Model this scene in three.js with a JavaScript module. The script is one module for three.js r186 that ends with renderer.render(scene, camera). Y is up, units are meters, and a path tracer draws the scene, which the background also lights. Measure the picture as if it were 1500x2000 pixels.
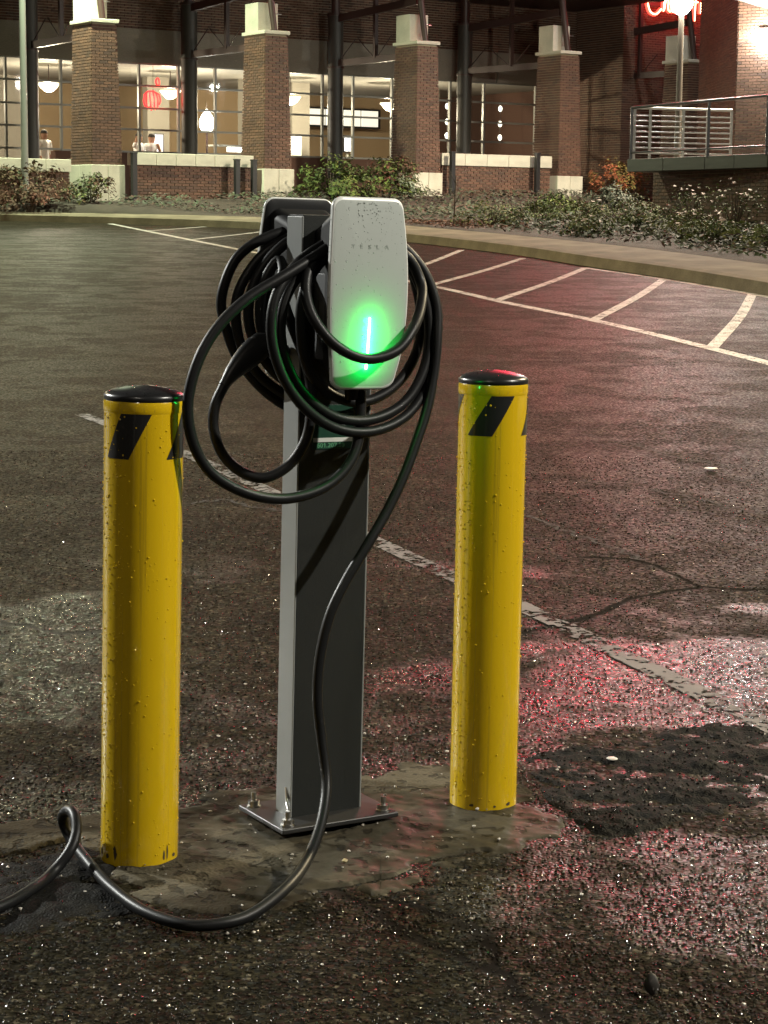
import * as THREE from 'three';
import { mergeGeometries, mergeVertices } from 'three/addons/utils/BufferGeometryUtils.js';
import { RoundedBoxGeometry } from 'three/addons/geometries/RoundedBoxGeometry.js';
import { TextGeometry } from 'three/addons/geometries/TextGeometry.js';
import { FontLoader } from 'three/addons/loaders/FontLoader.js';
import { MarchingCubes } from 'three/addons/objects/MarchingCubes.js';

// ---------------------------------------------------------------- camera, sky, exposure
const scene = new THREE.Scene();
const camera = new THREE.PerspectiveCamera(2 * Math.atan(1000 / 3950) * 180 / Math.PI, 0.75, 0.05, 400);
camera.position.set(0, 1.25, 0);
camera.rotation.order = 'YXZ';
camera.rotation.set(-Math.atan(575 / 3950), 0, 0.0095);
const renderer = new THREE.WebGLRenderer({ antialias: true });
renderer.toneMapping = THREE.LinearToneMapping;
renderer.toneMappingExposure = 1.0;
renderer.shadowMap.enabled = true;

// a night sky: low cloud lit dull brown by the town, the same all round
{
  const w = 64, h = 32, d = new Float32Array(w * h * 4);
  for (let j = 0; j < h; j++) for (let i = 0; i < w; i++) {
    const up = Math.max(0, (j + 0.5) / h * 2 - 1), k = 0.030 - 0.008 * up, o = (j * w + i) * 4;
    d[o] = k * 1.08; d[o + 1] = k * 0.98; d[o + 2] = k * 0.86; d[o + 3] = 1;
  }
  const t = new THREE.DataTexture(d, w, h, THREE.RGBAFormat, THREE.FloatType);
  t.mapping = THREE.EquirectangularReflectionMapping; t.magFilter = THREE.LinearFilter; t.needsUpdate = true;
  scene.background = t; scene.environment = t;
}

// ---------------------------------------------------------------- helpers
function rng(seed) { let a = seed >>> 0; return () => { a = (a + 0x6D2B79F5) | 0; let t = Math.imul(a ^ (a >>> 15), 1 | a); t = (t + Math.imul(t ^ (t >>> 7), 61 | t)) ^ t; return ((t ^ (t >>> 14)) >>> 0) / 4294967296; }; }
const clamp = (v, a, b) => Math.max(a, Math.min(b, v)), lerp = (a, b, t) => a + (b - a) * t;
const sstep = (a, b, x) => { const t = clamp((x - a) / (b - a), 0, 1); return t * t * (3 - 2 * t); };
const V3 = (x, y, z) => new THREE.Vector3(x, y, z);
const used = new Map();
function numbered(n) { const k = used.get(n) || 0; used.set(n, k + 1); return k ? n + '_' + String(k).padStart(3, '0') : n; }
function shade(o) { o.castShadow = true; o.receiveShadow = true; return o; }
function put(name, geo, mat, parent) { const m = shade(new THREE.Mesh(geo, mat)); m.name = name; parent.add(m); return m; }
function thing(name, label, category, group) {
  const o = new THREE.Group(); o.name = numbered(name); o.userData = { label, category };
  if (group) o.userData.group = group;
  scene.add(o); return o;
}
function structure(name, geo, mat) { const m = put(numbered(name), geo, mat, scene); m.userData.kind = 'structure'; return m; }
function M(r, g, b, rough = 0.7, more = {}) { const m = new THREE.MeshPhysicalMaterial({ roughness: rough, ...more }); m.color.setRGB(r, g, b); return m; }
function glow(r, g, b, k, base = [0.8, 0.8, 0.8]) { const m = new THREE.MeshStandardMaterial({ roughness: 0.4 }); m.color.setRGB(...base); m.emissive.setRGB(r, g, b); m.emissiveIntensity = k; return m; }
function box(w, h, d, x = 0, y = 0, z = 0) { const g = new THREE.BoxGeometry(w, h, d); g.translate(x, y, z); return g; }
function rbox(w, h, d, r, x = 0, y = 0, z = 0) { const g = new RoundedBoxGeometry(w, h, d, 2, r); g.translate(x, y, z); return g; }
function cyl(r0, r1, h, n, x = 0, y = 0, z = 0) { const g = new THREE.CylinderGeometry(r1, r0, h, n); g.translate(x, y, z); return g; }
function bar(a, b, w, h = w) { // a square bar from a to b
  const A = V3(...a), B = V3(...b), d = B.clone().sub(A), g = new THREE.BoxGeometry(w, h, d.length());
  const m = new THREE.Matrix4().lookAt(B, A, Math.abs(d.y) > 0.99 * d.length() ? V3(0, 0, 1) : V3(0, 1, 0)); m.setPosition(A.clone().add(B).multiplyScalar(0.5));
  return g.applyMatrix4(m);
}
function rod(a, b, r, n = 8, r2 = r) {
  const A = V3(...a), B = V3(...b), d = B.clone().sub(A), g = new THREE.CylinderGeometry(r2, r, d.length(), n);
  g.applyMatrix4(new THREE.Matrix4().makeRotationFromQuaternion(new THREE.Quaternion().setFromUnitVectors(V3(0, 1, 0), d.clone().normalize())));
  return g.translate((A.x + B.x) / 2, (A.y + B.y) / 2, (A.z + B.z) / 2);
}
const merge = list => mergeGeometries(list.map(g => { const h = g.index ? g.toNonIndexed() : g; for (const k of Object.keys(h.attributes)) if (!['position', 'normal', 'uv', 'color'].includes(k)) h.deleteAttribute(k); return h; }));
const curve = pts => new THREE.CatmullRomCurve3(pts.map(p => V3(...p)), false, 'centripetal');
const tube = (pts, r, seg, rad = 8) => new THREE.TubeGeometry(curve(pts), seg, r, rad, false);
function lamp(color, cd, size, x, y, z, parent) { // a point light of the lamp that it is added to
  const l = new THREE.PointLight(0xffffff, cd); l.color.setRGB(...color); l.position.set(x, y, z); l.castShadow = true; l.shadow.radius = size / 0.02; l.shadow.bias = -0.002; parent.add(l); return l;
}
// tileable value noise
function noise2(seed) {
  const r = rng(seed), t = new Float32Array(65536); for (let i = 0; i < 65536; i++) t[i] = r();
  return (x, y, p) => {
    const xi = Math.floor(x), yi = Math.floor(y), fx = x - xi, fy = y - yi, u = fx * fx * (3 - 2 * fx), v = fy * fy * (3 - 2 * fy);
    const a = ((xi % p) + p) % p, b = (a + 1) % p, c = ((yi % p) + p) % p, d = (c + 1) % p, at = (i, j) => t[((j * 613 + i * 7919) & 65535)];
    return lerp(lerp(at(a, c), at(b, c), u), lerp(at(a, d), at(b, d), u), v);
  };
}
const nz = noise2(11), nz2 = noise2(77);
function fbm(x, y, p, o = 4) { let s = 0, a = 0.5; for (let i = 0; i < o; i++) { s += a * nz(x, y, p); x *= 2; y *= 2; p *= 2; a *= 0.5; } return s / (1 - Math.pow(0.5, o)); }
const enc = v => { v = clamp(v, 0, 1); return 255 * (v <= 0.0031308 ? v * 12.92 : 1.055 * Math.pow(v, 1 / 2.4) - 0.055); };
function dataTex(d, n, srgb, wrap = THREE.RepeatWrapping) {
  const t = new THREE.DataTexture(d, n, n, THREE.RGBAFormat); t.wrapS = t.wrapT = wrap; t.magFilter = THREE.LinearFilter; t.minFilter = THREE.LinearMipmapLinearFilter; t.generateMipmaps = true;
  if (srgb) t.colorSpace = THREE.SRGBColorSpace; t.needsUpdate = true; return t;
}

// the car park rises gently towards the building
const SLOPE = 0.027, G = z => SLOPE * (-z - 4);

// ---------------------------------------------------------------- asphalt
const TILE = 4.096, NPX = 2048, X0 = -2.048, Z0 = -2.9; // 2 mm a texel
const polyDist = (x, y, pts) => { let best = 1e9; for (let i = 0; i + 1 < pts.length; i++) { const [ax, ay] = pts[i], [bx, by] = pts[i + 1], dx = bx - ax, dy = by - ay, t = clamp(((x - ax) * dx + (y - ay) * dy) / (dx * dx + dy * dy), 0, 1), q = Math.hypot(x - ax - t * dx, y - ay - t * dy); if (q < best) best = q; } return best; };
function asphaltTextures() {
  const n = NPX, cells = 400, cs = n / cells, r = rng(5);
  const sx = new Float32Array(cells * cells), sy = new Float32Array(cells * cells), st = new Float32Array(cells * cells * 6);
  for (let j = 0; j < cells; j++) for (let i = 0; i < cells; i++) {
    const k = j * cells + i; sx[k] = (i + 0.1 + 0.8 * r()) * cs; sy[k] = (j + 0.1 + 0.8 * r()) * cs;
    st[k * 6] = r(); st[k * 6 + 1] = (r() - 0.5); st[k * 6 + 2] = (r() - 0.5); st[k * 6 + 3] = r(); st[k * 6 + 4] = r(); st[k * 6 + 5] = r();
  }
  const col = new Uint8Array(n * n * 4), hgt = new Uint8Array(n * n * 4), rgh = new Uint8Array(n * n * 4);
  for (let y = 0; y < n; y++) for (let x = 0; x < n; x++) {
    const ci = Math.floor(x / cs), cj = Math.floor(y / cs); let b = 1e9, b2 = 1e9, k = 0, bx = 0, by = 0;
    for (let dj = -1; dj <= 1; dj++) for (let di = -1; di <= 1; di++) {
      const ii = ci + di, jj = cj + dj, wi = (ii + cells) % cells, wj = (jj + cells) % cells, q = wj * cells + wi;
      const ex = x - (sx[q] + (ii - wi) * cs), ey = y - (sy[q] + (jj - wj) * cs), d = ex * ex + ey * ey;
      if (d < b) { b2 = b; b = d; k = q; bx = ex; by = ey; } else if (d < b2) b2 = d;
    }
    const edge = Math.sqrt(b2) - Math.sqrt(b), s = k * 6, o = (y * n + x) * 4;
    const deep = st[s] < 0.18 ? 0.25 : 1;                       // some stones lie deep in the binder
    const top = clamp(edge / 2.2, 0, 1);
    let h = 0.18 + deep * (0.30 + 0.34 * st[s]) * Math.sqrt(top) + deep * top * (st[s + 1] * bx + st[s + 2] * by) * 0.085;
    h += 0.10 * (nz(x / 2.6, y / 2.6, 788) - 0.5);
    const low = fbm(x / 256, y / 256, 8, 4), tone = (0.4 + 1.25 * st[s + 3]) * (0.7 + 0.6 * low) * (0.72 + 0.56 * nz(x / 16, y / 16, 128)) * (0.8 + 0.4 * nz(x / 64 + 7, y / 64, 32));
    let cr = 0.0175, cg = 0.0148, cb = 0.0082;
    if (st[s + 4] > 0.93) { cr = 0.062; cg = 0.053; cb = 0.035; } else if (st[s + 4] < 0.12) { cr = 0.026; cg = 0.0145; cb = 0.010; } else if (st[s + 4] < 0.25) { cr = 0.0145; cg = 0.0148; cb = 0.0125; }
    const binder = 0.45 + 0.55 * top * deep;
    col[o] = enc(cr * tone * binder); col[o + 1] = enc(cg * tone * binder); col[o + 2] = enc(cb * tone * binder); col[o + 3] = 255;
    const hv = clamp(h, 0, 1) * 255; hgt[o] = hgt[o + 1] = hgt[o + 2] = hv; hgt[o + 3] = 255;
    const wet = sstep(0.35, 0.65, fbm(x / 128 + 3.3, y / 128, 16, 3));
    const ro = (0.74 - 0.14 * wet) * (0.6 + 0.6 * st[s + 5]) * (st[s + 5] > 0.9 ? 0.5 : 1); rgh[o] = rgh[o + 1] = rgh[o + 2] = 255 * clamp(ro, 0.1, 1); rgh[o + 3] = 255;
  }
  return { col, hgt, rgh };
}
const AS = asphaltTextures();
// the stretch of asphalt round the charger carries its own cracks, damp hollows and stains
const CRACKS = [
  [[0.36, -5.72], [0.45, -5.88], [0.53, -5.94], [0.62, -6.02], [0.68, -6.1], [0.75, -6.25], [0.81, -6.32], [0.94, -6.43], [1.04, -6.5], [1.16, -6.46], [1.35, -6.49], [1.6, -6.4]],
  [[0.68, -6.98], [0.85, -6.96], [0.93, -6.85], [0.97, -6.7], [1.04, -6.5]],
  [[-0.1, -3.68], [-0.04, -3.63], [0, -3.57], [0.012, -3.52], [0.04, -3.47], [0.1, -3.4], [0.16, -3.33], [0.22, -3.27], [0.222, -3.2], [0.25, -3.16], [0.28, -3.1], [0.31, -3.03], [0.36, -2.95]],
  [[-1.4, -5.94], [-1.23, -5.89], [-1.07, -5.85], [-0.93, -5.74], [-0.83, -5.77]],
  [[-0.02, -3.62], [0.05, -3.62], [0.12, -3.56], [0.18, -3.47], [0.2, -3.38], [0.19, -3.3]],
];
function nearTextures() {
  const n = NPX, col = AS.col.slice(), hgt = AS.hgt.slice(), rgh = AS.rgh.slice(), m2 = TILE / n, spc = new Uint8Array(n * n).fill(255);
  for (let k = 3; k < spc.length; k += 4) spc[k] = 14;
  for (const line of CRACKS) {
    const xs = line.map(p => p[0]), zs = line.map(p => p[1]), i0 = Math.floor((Math.min(...xs) - 0.05 - X0) / m2), i1 = Math.ceil((Math.max(...xs) + 0.05 - X0) / m2), j0 = Math.floor((Z0 - Math.max(...zs) - 0.05) / m2), j1 = Math.ceil((Z0 - Math.min(...zs) + 0.05) / m2);
    for (let j = Math.max(0, j0); j < Math.min(n, j1); j++) for (let i = Math.max(0, i0); i < Math.min(n, i1); i++) {
      const wx = X0 + i * m2, wz = Z0 - j * m2, jx = 0.03 * (fbm(i / 24, j / 24, 512, 3) - 0.5), jz = 0.03 * (fbm(i / 24 + 91, j / 24 + 40, 512, 3) - 0.5);
      const d = polyDist(wx + jx, wz + jz, line), w = 0.005 + 0.009 * nz(i / 60, j / 60, 64);
      if (d > w * 2.2) continue;
      const o = (j * n + i) * 4, k = 1 - sstep(w * 0.5, w * 2.2, d);
      for (let c = 0; c < 3; c++) { col[o + c] = lerp(col[o + c], 20 - 3 * c, k); hgt[o + c] = lerp(hgt[o + c], 0, k); rgh[o + c] = lerp(rgh[o + c], 235, k); }
    }
  }
  // damp ground: darker, smoother where a film of water lies, with ragged outlines
  for (let j = 0; j < n; j++) for (let i = 0; i < n; i++) {
    const wx = X0 + i * m2, wz = Z0 - j * m2, e = Math.min(i, j, n - i, n - j) / 200, f = fbm(i / 150, j / 150, 64, 5);
    const near = Math.exp(-(Math.pow((wx + 0.15) / 0.9, 2) + Math.pow((wz + 4.35) / 0.6, 2))) + Math.exp(-(Math.pow((wx - 0.85) / 0.5, 2) + Math.pow((wz + 5.2) / 0.75, 2))) + Math.exp(-(Math.pow((wx + 1.25) / 0.45, 2) + Math.pow((wz + 5.3) / 0.9, 2))) + Math.exp(-(Math.pow((wx - 0.75) / 0.55, 2) + Math.pow((wz + 3.5) / 0.35, 2)));
    const wet = sstep(0.5, 0.66, f * 0.85 + near * 0.28) * clamp(e, 0, 1);
    if (wet <= 0) continue;
    const o = (j * n + i) * 4; spc[((j >> 1) * (n / 2) + (i >> 1)) * 4 + 3] = 14 + 140 * wet;
    for (let c = 0; c < 3; c++) { col[o + c] *= 1 - 0.13 * wet; rgh[o + c] *= 1 - 0.5 * wet; }
  }
  return { col, hgt, rgh, spc };
}
const NR = nearTextures();
const asphaltFar = new THREE.MeshPhysicalMaterial({ map: dataTex(AS.col, NPX, true), bumpMap: dataTex(AS.hgt, NPX), bumpScale: 0.005, roughnessMap: dataTex(AS.rgh, NPX), roughness: 1, specularIntensity: 0.055 });
const asphaltNear = new THREE.MeshPhysicalMaterial({ map: dataTex(NR.col, NPX, true, THREE.ClampToEdgeWrapping), bumpMap: dataTex(NR.hgt, NPX, false, THREE.ClampToEdgeWrapping), bumpScale: 0.0042, roughnessMap: dataTex(NR.rgh, NPX, false, THREE.ClampToEdgeWrapping), roughness: 1, specularIntensity: 1, specularIntensityMap: dataTex(NR.spc, NPX / 2, false, THREE.ClampToEdgeWrapping) });
function sheet(x0, x1, z0, z1, nx, nzz, rise = () => 0) { // z0 > z1
  const pos = [], uv = [], idx = [];
  for (let j = 0; j <= nzz; j++) for (let i = 0; i <= nx; i++) {
    const x = lerp(x0, x1, i / nx), z = lerp(z0, z1, j / nzz); pos.push(x, G(z) + rise(x, z), z); uv.push((x - X0) / TILE, (Z0 - z) / TILE);
  }
  for (let j = 0; j < nzz; j++) for (let i = 0; i < nx; i++) { const a = j * (nx + 1) + i, b = a + 1, c = a + nx + 1, d = c + 1; idx.push(a, b, c, b, d, c); }
  const g = new THREE.BufferGeometry(); g.setAttribute('position', new THREE.Float32BufferAttribute(pos, 3)); g.setAttribute('uv', new THREE.Float32BufferAttribute(uv, 2)); g.setIndex(idx); g.computeVertexNormals(); return g;
}
const NX1 = X0 + TILE, NZ1 = Z0 - TILE;
const roll = (x, z) => { const e = Math.min(x - X0, NX1 - x, Z0 - z, z - NZ1); return e <= 0 ? 0 : sstep(0, 0.5, e) * 0.012 * (fbm(x * 1.6 + 20, z * 1.6 + 40, 256, 3) - 0.5); };
{
  const g = mergeGeometries([
    mergeGeometries([sheet(-60, X0, 12, -80, 6, 8), sheet(NX1, 60, 12, -80, 6, 8), sheet(X0, NX1, 12, Z0, 40, 6), sheet(X0, NX1, NZ1, -80, 40, 12)]),
    sheet(X0, NX1, Z0, NZ1, 160, 160, roll)], true);
  const m = new THREE.Mesh(g, [asphaltFar, asphaltNear]); shade(m); m.name = 'parking_lot'; m.userData.kind = 'structure'; scene.add(m);
  var LOT = m;
}

// ---------------------------------------------------------------- painted lines (thin worn paint on the asphalt)
function wornPaint(cut, alb) {
  const n = 512, c = new Uint8Array(n * n * 4), a = new Uint8Array(n * n * 4);
  for (let y = 0; y < n; y++) for (let x = 0; x < n; x++) {
    const o = (y * n + x) * 4, f = fbm(x / 9, y / 9, 57, 3), f2 = fbm(x / 64, y / 64, 8, 3), t = alb * (0.7 + 0.5 * f2) * (0.8 + 0.3 * f);
    c[o] = enc(t); c[o + 1] = enc(t * 0.97); c[o + 2] = enc(t * 0.9); c[o + 3] = 255;
    const k = f * 0.6 + f2 * 0.4 > cut ? 255 : 0; a[o] = a[o + 1] = a[o + 2] = k; a[o + 3] = 255;
  }
  const m = new THREE.MeshStandardMaterial({ map: dataTex(c, n, true), alphaMap: dataTex(a, n), alphaTest: 0.5, roughness: 0.65 });
  m.map.repeat.set(1.2, 1.2); m.alphaMap.repeat.set(1.2, 1.2); return m;
}
const paint = wornPaint(0.41, 0.34), paintOld = wornPaint(0.49, 0.10);
function stripe(pts, w, mat) {
  const pos = [], uv = [], idx = []; let s = 0;
  for (let i = 0; i < pts.length; i++) {
    const [x, z] = pts[i], [ax, az] = pts[Math.max(0, i - 1)], [bx, bz] = pts[Math.min(pts.length - 1, i + 1)], l = Math.hypot(bx - ax, bz - az), px = -(bz - az) / l * w / 2, pz = (bx - ax) / l * w / 2;
    if (i) s += Math.hypot(x - ax, z - az);
    for (const k of [-1, 1]) { pos.push(x + k * px, G(z + k * pz) + 0.003 + roll(x, z), z + k * pz); uv.push(s, k * w / 2 + 0.3 * x); }
    if (i) { const a = 2 * i - 2; idx.push(a, a + 1, a + 2, a + 1, a + 3, a + 2); }
  }
  const g = new THREE.BufferGeometry(); g.setAttribute('position', new THREE.Float32BufferAttribute(pos, 3)); g.setAttribute('uv', new THREE.Float32BufferAttribute(uv, 2)); g.setIndex(idx); g.computeVertexNormals();
  const nn = g.attributes.normal; if (nn.getY(0) < 0) { g.index.array.reverse(); g.computeVertexNormals(); }
  return put('painted_line', g, mat, LOT);
}
const dense = (pts, n = 12) => { const c = new THREE.CatmullRomCurve3(pts.map(p => V3(p[0], 0, p[1])), false, 'centripetal'); return c.getPoints(n * pts.length).map(p => [p.x, p.z]); };
stripe(dense([[-1.63, -10.84], [-0.91, -9.35], [0.24, -6.59], [0.54, -5.9], [0.81, -5.2], [0.95, -4.83], [1.6, -3.2]], 10), 0.08, paintOld);
stripe(dense([[-5.89, -43.46], [-2.14, -31.01], [0.54, -22.48], [1.17, -20.02], [1.84, -17.76], [2.44, -15.17], [2.9, -12.9], [3.6, -9.5]], 6), 0.12, paint);
for (const [a, b] of [[[-4.59, -39.31], [-3.67, -42.3]], [[-3.34, -35.21], [-2.3, -40]], [[-2.14, -31.01], [-1.0, -37.4]], [[-1.08, -27.72], [0.04, -34.9]], [[0.0, -24.2], [1.18, -32]], [[0.48, -22.66], [1.97, -29.4]], [[1.1, -20.28], [2.64, -26.9]], [[1.82, -17.82], [3.33, -24.4]], [[2.44, -15.17], [3.91, -21.7]], [[3.02, -12.3], [4.4, -18.4]]]) stripe(dense([a, [(a[0] + b[0]) / 2 + 0.04, (a[1] + b[1]) / 2], b], 4), 0.1, paint);
stripe(dense([[2.6, -26.9], [3.32, -24.4], [3.98, -21.3], [4.4, -18.3]], 6), 0.11, paint);

// dirt-filled cracks and paving seams in the farther asphalt
{
  const dirt = M(0.010, 0.008, 0.006, 0.9), r = rng(71);
  for (const [pts, w] of [[[[0.85, -8.7], [1.14, -8.45], [1.29, -8.25], [1.42, -8.02], [1.6, -7.74], [2.0, -7.3]], 0.014], [[[0.73, -10.34], [1.04, -10.17], [1.23, -9.83], [1.38, -9.42], [1.7, -9.1]], 0.014], [[[0.51, -7.96], [0.6, -7.7], [0.68, -7.49], [0.76, -7.3], [0.85, -7.07], [0.9, -6.95]], 0.014], [[[-0.78, -8.01], [-0.66, -8.1], [-0.51, -7.94], [-0.38, -7.85]], 0.012], [[[-2.6, -12.1], [-1.4, -12.25], [-0.2, -12.1], [0.9, -12.3], [2.2, -12.2]], 0.012], [[[-3.4, -15.4], [-1.9, -15.2], [-0.6, -15.35], [0.5, -15.2]], 0.02], [[[-2.2, -9.9], [-1.5, -9.8], [-1.1, -9.95]], 0.012], [[[1.0, -13.9], [1.5, -13.8], [2.1, -14.0]], 0.03], [[[0.6, -16.6], [1.1, -16.4], [1.5, -16.5]], 0.03]]) {
    const L = dense(pts, 9).map(([x, z]) => [x + 0.05 * (r() - 0.5), z + 0.05 * (r() - 0.5)]); const g = stripe(L, w, dirt); g.name = 'crack';
  }
}

// ---------------------------------------------------------------- kerb and sidewalk
const KERB = dense([[-20, -47.2], [-14, -46.2], [-8.5, -44.7], [-5.96, -43.6], [-3.67, -42.07], [-2.4, -40.7], [-1.2, -38.6], [-0.14, -36.25], [0.77, -34], [2.01, -30.17], [2.68, -27.32], [3.38, -24.66], [4.03, -21.43], [4.5, -18.3], [5.4, -12], [6.4, -4]], 5);
const EDGE = dense([[-20, -48.7], [-14, -47.6], [-8.5, -46.1], [-5.4, -45], [-2.75, -43.3], [-1.4, -41.9], [-0.1, -39.6], [0.9, -37.1], [1.9, -34.5], [3.2, -30.6], [3.85, -28.2], [4.55, -24.9], [5.2, -21.7], [5.75, -18.4], [6.7, -12], [7.7, -4]], 5);
function speckle(seed, base, vary, n, bump, rough, rep) {
  const c = new Uint8Array(n * n * 4), h = new Uint8Array(n * n * 4), r = rng(seed);
  for (let y = 0; y < n; y++) for (let x = 0; x < n; x++) {
    const o = (y * n + x) * 4, f = fbm(x / 70 + seed, y / 70, Math.round(n / 70) || 1, 5), g = nz(x / 2.2, y / 2.2, Math.round(n / 2.2)), t = 1 + vary * (f - 0.5) * 2 + 0.25 * (g - 0.5);
    for (let k = 0; k < 3; k++) { c[o + k] = enc(base[k] * t); h[o + k] = 255 * clamp(0.55 * g + 0.45 * f, 0, 1); } c[o + 3] = h[o + 3] = 255;
  }
  const m = new THREE.MeshPhysicalMaterial({ map: dataTex(c, n, true), bumpMap: dataTex(h, n), bumpScale: bump, roughness: rough });
  m.map.repeat.set(rep, rep); m.bumpMap.repeat.set(rep, rep); return m;
}
const concrete = speckle(3, [0.12, 0.102, 0.07], 0.55, 512, 0.004, 0.85, 0.45); concrete.specularIntensity = 0.3;
function ribbon(A, B, ya, yb) { // between two rows of points, heights over the car park
  const pos = [], uv = [], idx = []; let s = 0;
  for (let i = 0; i < A.length; i++) {
    if (i) s += Math.hypot(A[i][0] - A[i - 1][0], A[i][1] - A[i - 1][1]);
    pos.push(A[i][0], G(A[i][1]) + ya, A[i][1], B[i][0], G(B[i][1]) + yb, B[i][1]); uv.push(s, 0, s, Math.hypot(A[i][0] - B[i][0], A[i][1] - B[i][1]) + Math.abs(ya - yb));
    if (i) { const a = 2 * i - 2; idx.push(a, a + 2, a + 1, a + 1, a + 2, a + 3); }
  }
  const g = new THREE.BufferGeometry(); g.setAttribute('position', new THREE.Float32BufferAttribute(pos, 3)); g.setAttribute('uv', new THREE.Float32BufferAttribute(uv, 2)); g.setIndex(idx); g.computeVertexNormals(); return g;
}
const shift = (A, B, t) => A.map((p, i) => [lerp(p[0], B[i][0], t), lerp(p[1], B[i][1], t)]);
const kIn = shift(KERB, EDGE, 0.11), kLip = shift(KERB, EDGE, 0.02);
structure('kerb', merge([ribbon(KERB, kLip, -0.02, 0.135), ribbon(kLip, kIn, 0.135, 0.152)]), concrete);
structure('sidewalk', merge([ribbon(kIn, EDGE, 0.149, 0.175), ribbon(EDGE, shift(KERB, EDGE, 1.02), 0.175, 0.0)]), concrete);

// ---------------------------------------------------------------- planting bed
const soilMat = speckle(21, [0.03, 0.021, 0.014], 0.5, 512, 0.02, 0.9, 0.6);
const FU = [0.829, -0.559], FN = [0.559, 0.829], FP = [-6.8, -47.4]; // facade: along, outwards, first pillar
const toU = (x, z) => (x - FP[0]) * FU[0] + (z - FP[1]) * FU[1], toW = (x, z) => (x - FP[0]) * FN[0] + (z - FP[1]) * FN[1];
const edgeSide = (x, z) => { let best = 1e9, s = 0; for (let i = 0; i + 1 < EDGE.length; i++) { const [ax, ay] = EDGE[i], [bx, by] = EDGE[i + 1], dx = bx - ax, dy = by - ay, t = clamp(((x - ax) * dx + (z - ay) * dy) / (dx * dx + dy * dy), 0, 1), q = Math.hypot(x - ax - t * dx, z - ay - t * dy); if (q < best) { best = q; s = Math.sign(dx * (z - ay) - dy * (x - ax)); } } return -s * best; };
function bedY(x, z) {
  const sd = edgeSide(x, z), w = toW(x, z), f = sstep(5, 0.3, w);
  return G(Math.max(z, -52)) + lerp(0.05, 0.19, sstep(-0.25, 0.15, sd)) + f * (0.2 + 0.012 * toU(x, z)) + 0.05 * (fbm(x * 0.9 + 50, z * 0.9 + 90, 256, 3) - 0.5) * sstep(0, 1, sd);
}
{
  const nx = 110, nw = 130, pos = [], uv = [], idx = [];
  for (let j = 0; j <= nw; j++) for (let i = 0; i <= nx; i++) { const x = lerp(-16, 11.5, i / nx), z = lerp(-24, -60, j / nw); pos.push(x, edgeSide(x, z) < -0.3 ? G(z) - 0.3 : bedY(x, z), z); uv.push(x, z); }
  for (let j = 0; j < nw; j++) for (let i = 0; i < nx; i++) { const a = j * (nx + 1) + i, b = a + 1, c = a + nx + 1, d = c + 1; idx.push(a, b, c, b, d, c); }
  const g = new THREE.BufferGeometry(); g.setAttribute('position', new THREE.Float32BufferAttribute(pos, 3)); g.setAttribute('uv', new THREE.Float32BufferAttribute(uv, 2)); g.setIndex(idx); g.computeVertexNormals();
  structure('planting_bed', g, soilMat);
}

// ---------------------------------------------------------------- concrete pad and asphalt repairs round the charger
const inside = (x, y, p) => { let c = false; for (let i = 0, j = p.length - 1; i < p.length; j = i++) if ((p[i][1] > y) !== (p[j][1] > y) && x < (p[j][0] - p[i][0]) * (y - p[i][1]) / (p[j][1] - p[i][1]) + p[i][0]) c = !c; return c; };
function slab(poly, step, ragged, height) { // a ragged-edged sheet that dips under the asphalt at its outline
  const xs = poly.map(p => p[0]), zs = poly.map(p => p[1]), x0 = Math.min(...xs) - 0.05, x1 = Math.max(...xs) + 0.05, z0 = Math.max(...zs) + 0.05, z1 = Math.min(...zs) - 0.05, nx = Math.ceil((x1 - x0) / step), nzz = Math.ceil((z0 - z1) / step), ring = [...poly, poly[0]];
  const pos = [], uv = [], idx = [], keep = [];
  for (let j = 0; j <= nzz; j++) for (let i = 0; i <= nx; i++) {
    const x = x0 + i * step, z = z0 - j * step, jx = ragged * (fbm(x * 16 + 300, z * 16 + 300, 4096, 3) - 0.5), jz = ragged * (fbm(x * 16 + 800, z * 16 + 100, 4096, 3) - 0.5);
    const d = polyDist(x + jx, z + jz, ring) * (inside(x + jx, z + jz, poly) ? 1 : -1);
    pos.push(x, G(z) + roll(x, z) + height(x, z, d), z); uv.push(x, -z); keep.push(d > -0.035);
  }
  for (let j = 0; j < nzz; j++) for (let i = 0; i < nx; i++) { const a = j * (nx + 1) + i, b = a + 1, c = a + nx + 1, d = c + 1; if (keep[a] || keep[d]) idx.push(a, b, c, b, d, c); }
  const g = new THREE.BufferGeometry(); g.setAttribute('position', new THREE.Float32BufferAttribute(pos, 3)); g.setAttribute('uv', new THREE.Float32BufferAttribute(uv, 2)); g.setIndex(idx); g.computeVertexNormals(); return g;
}
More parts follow.
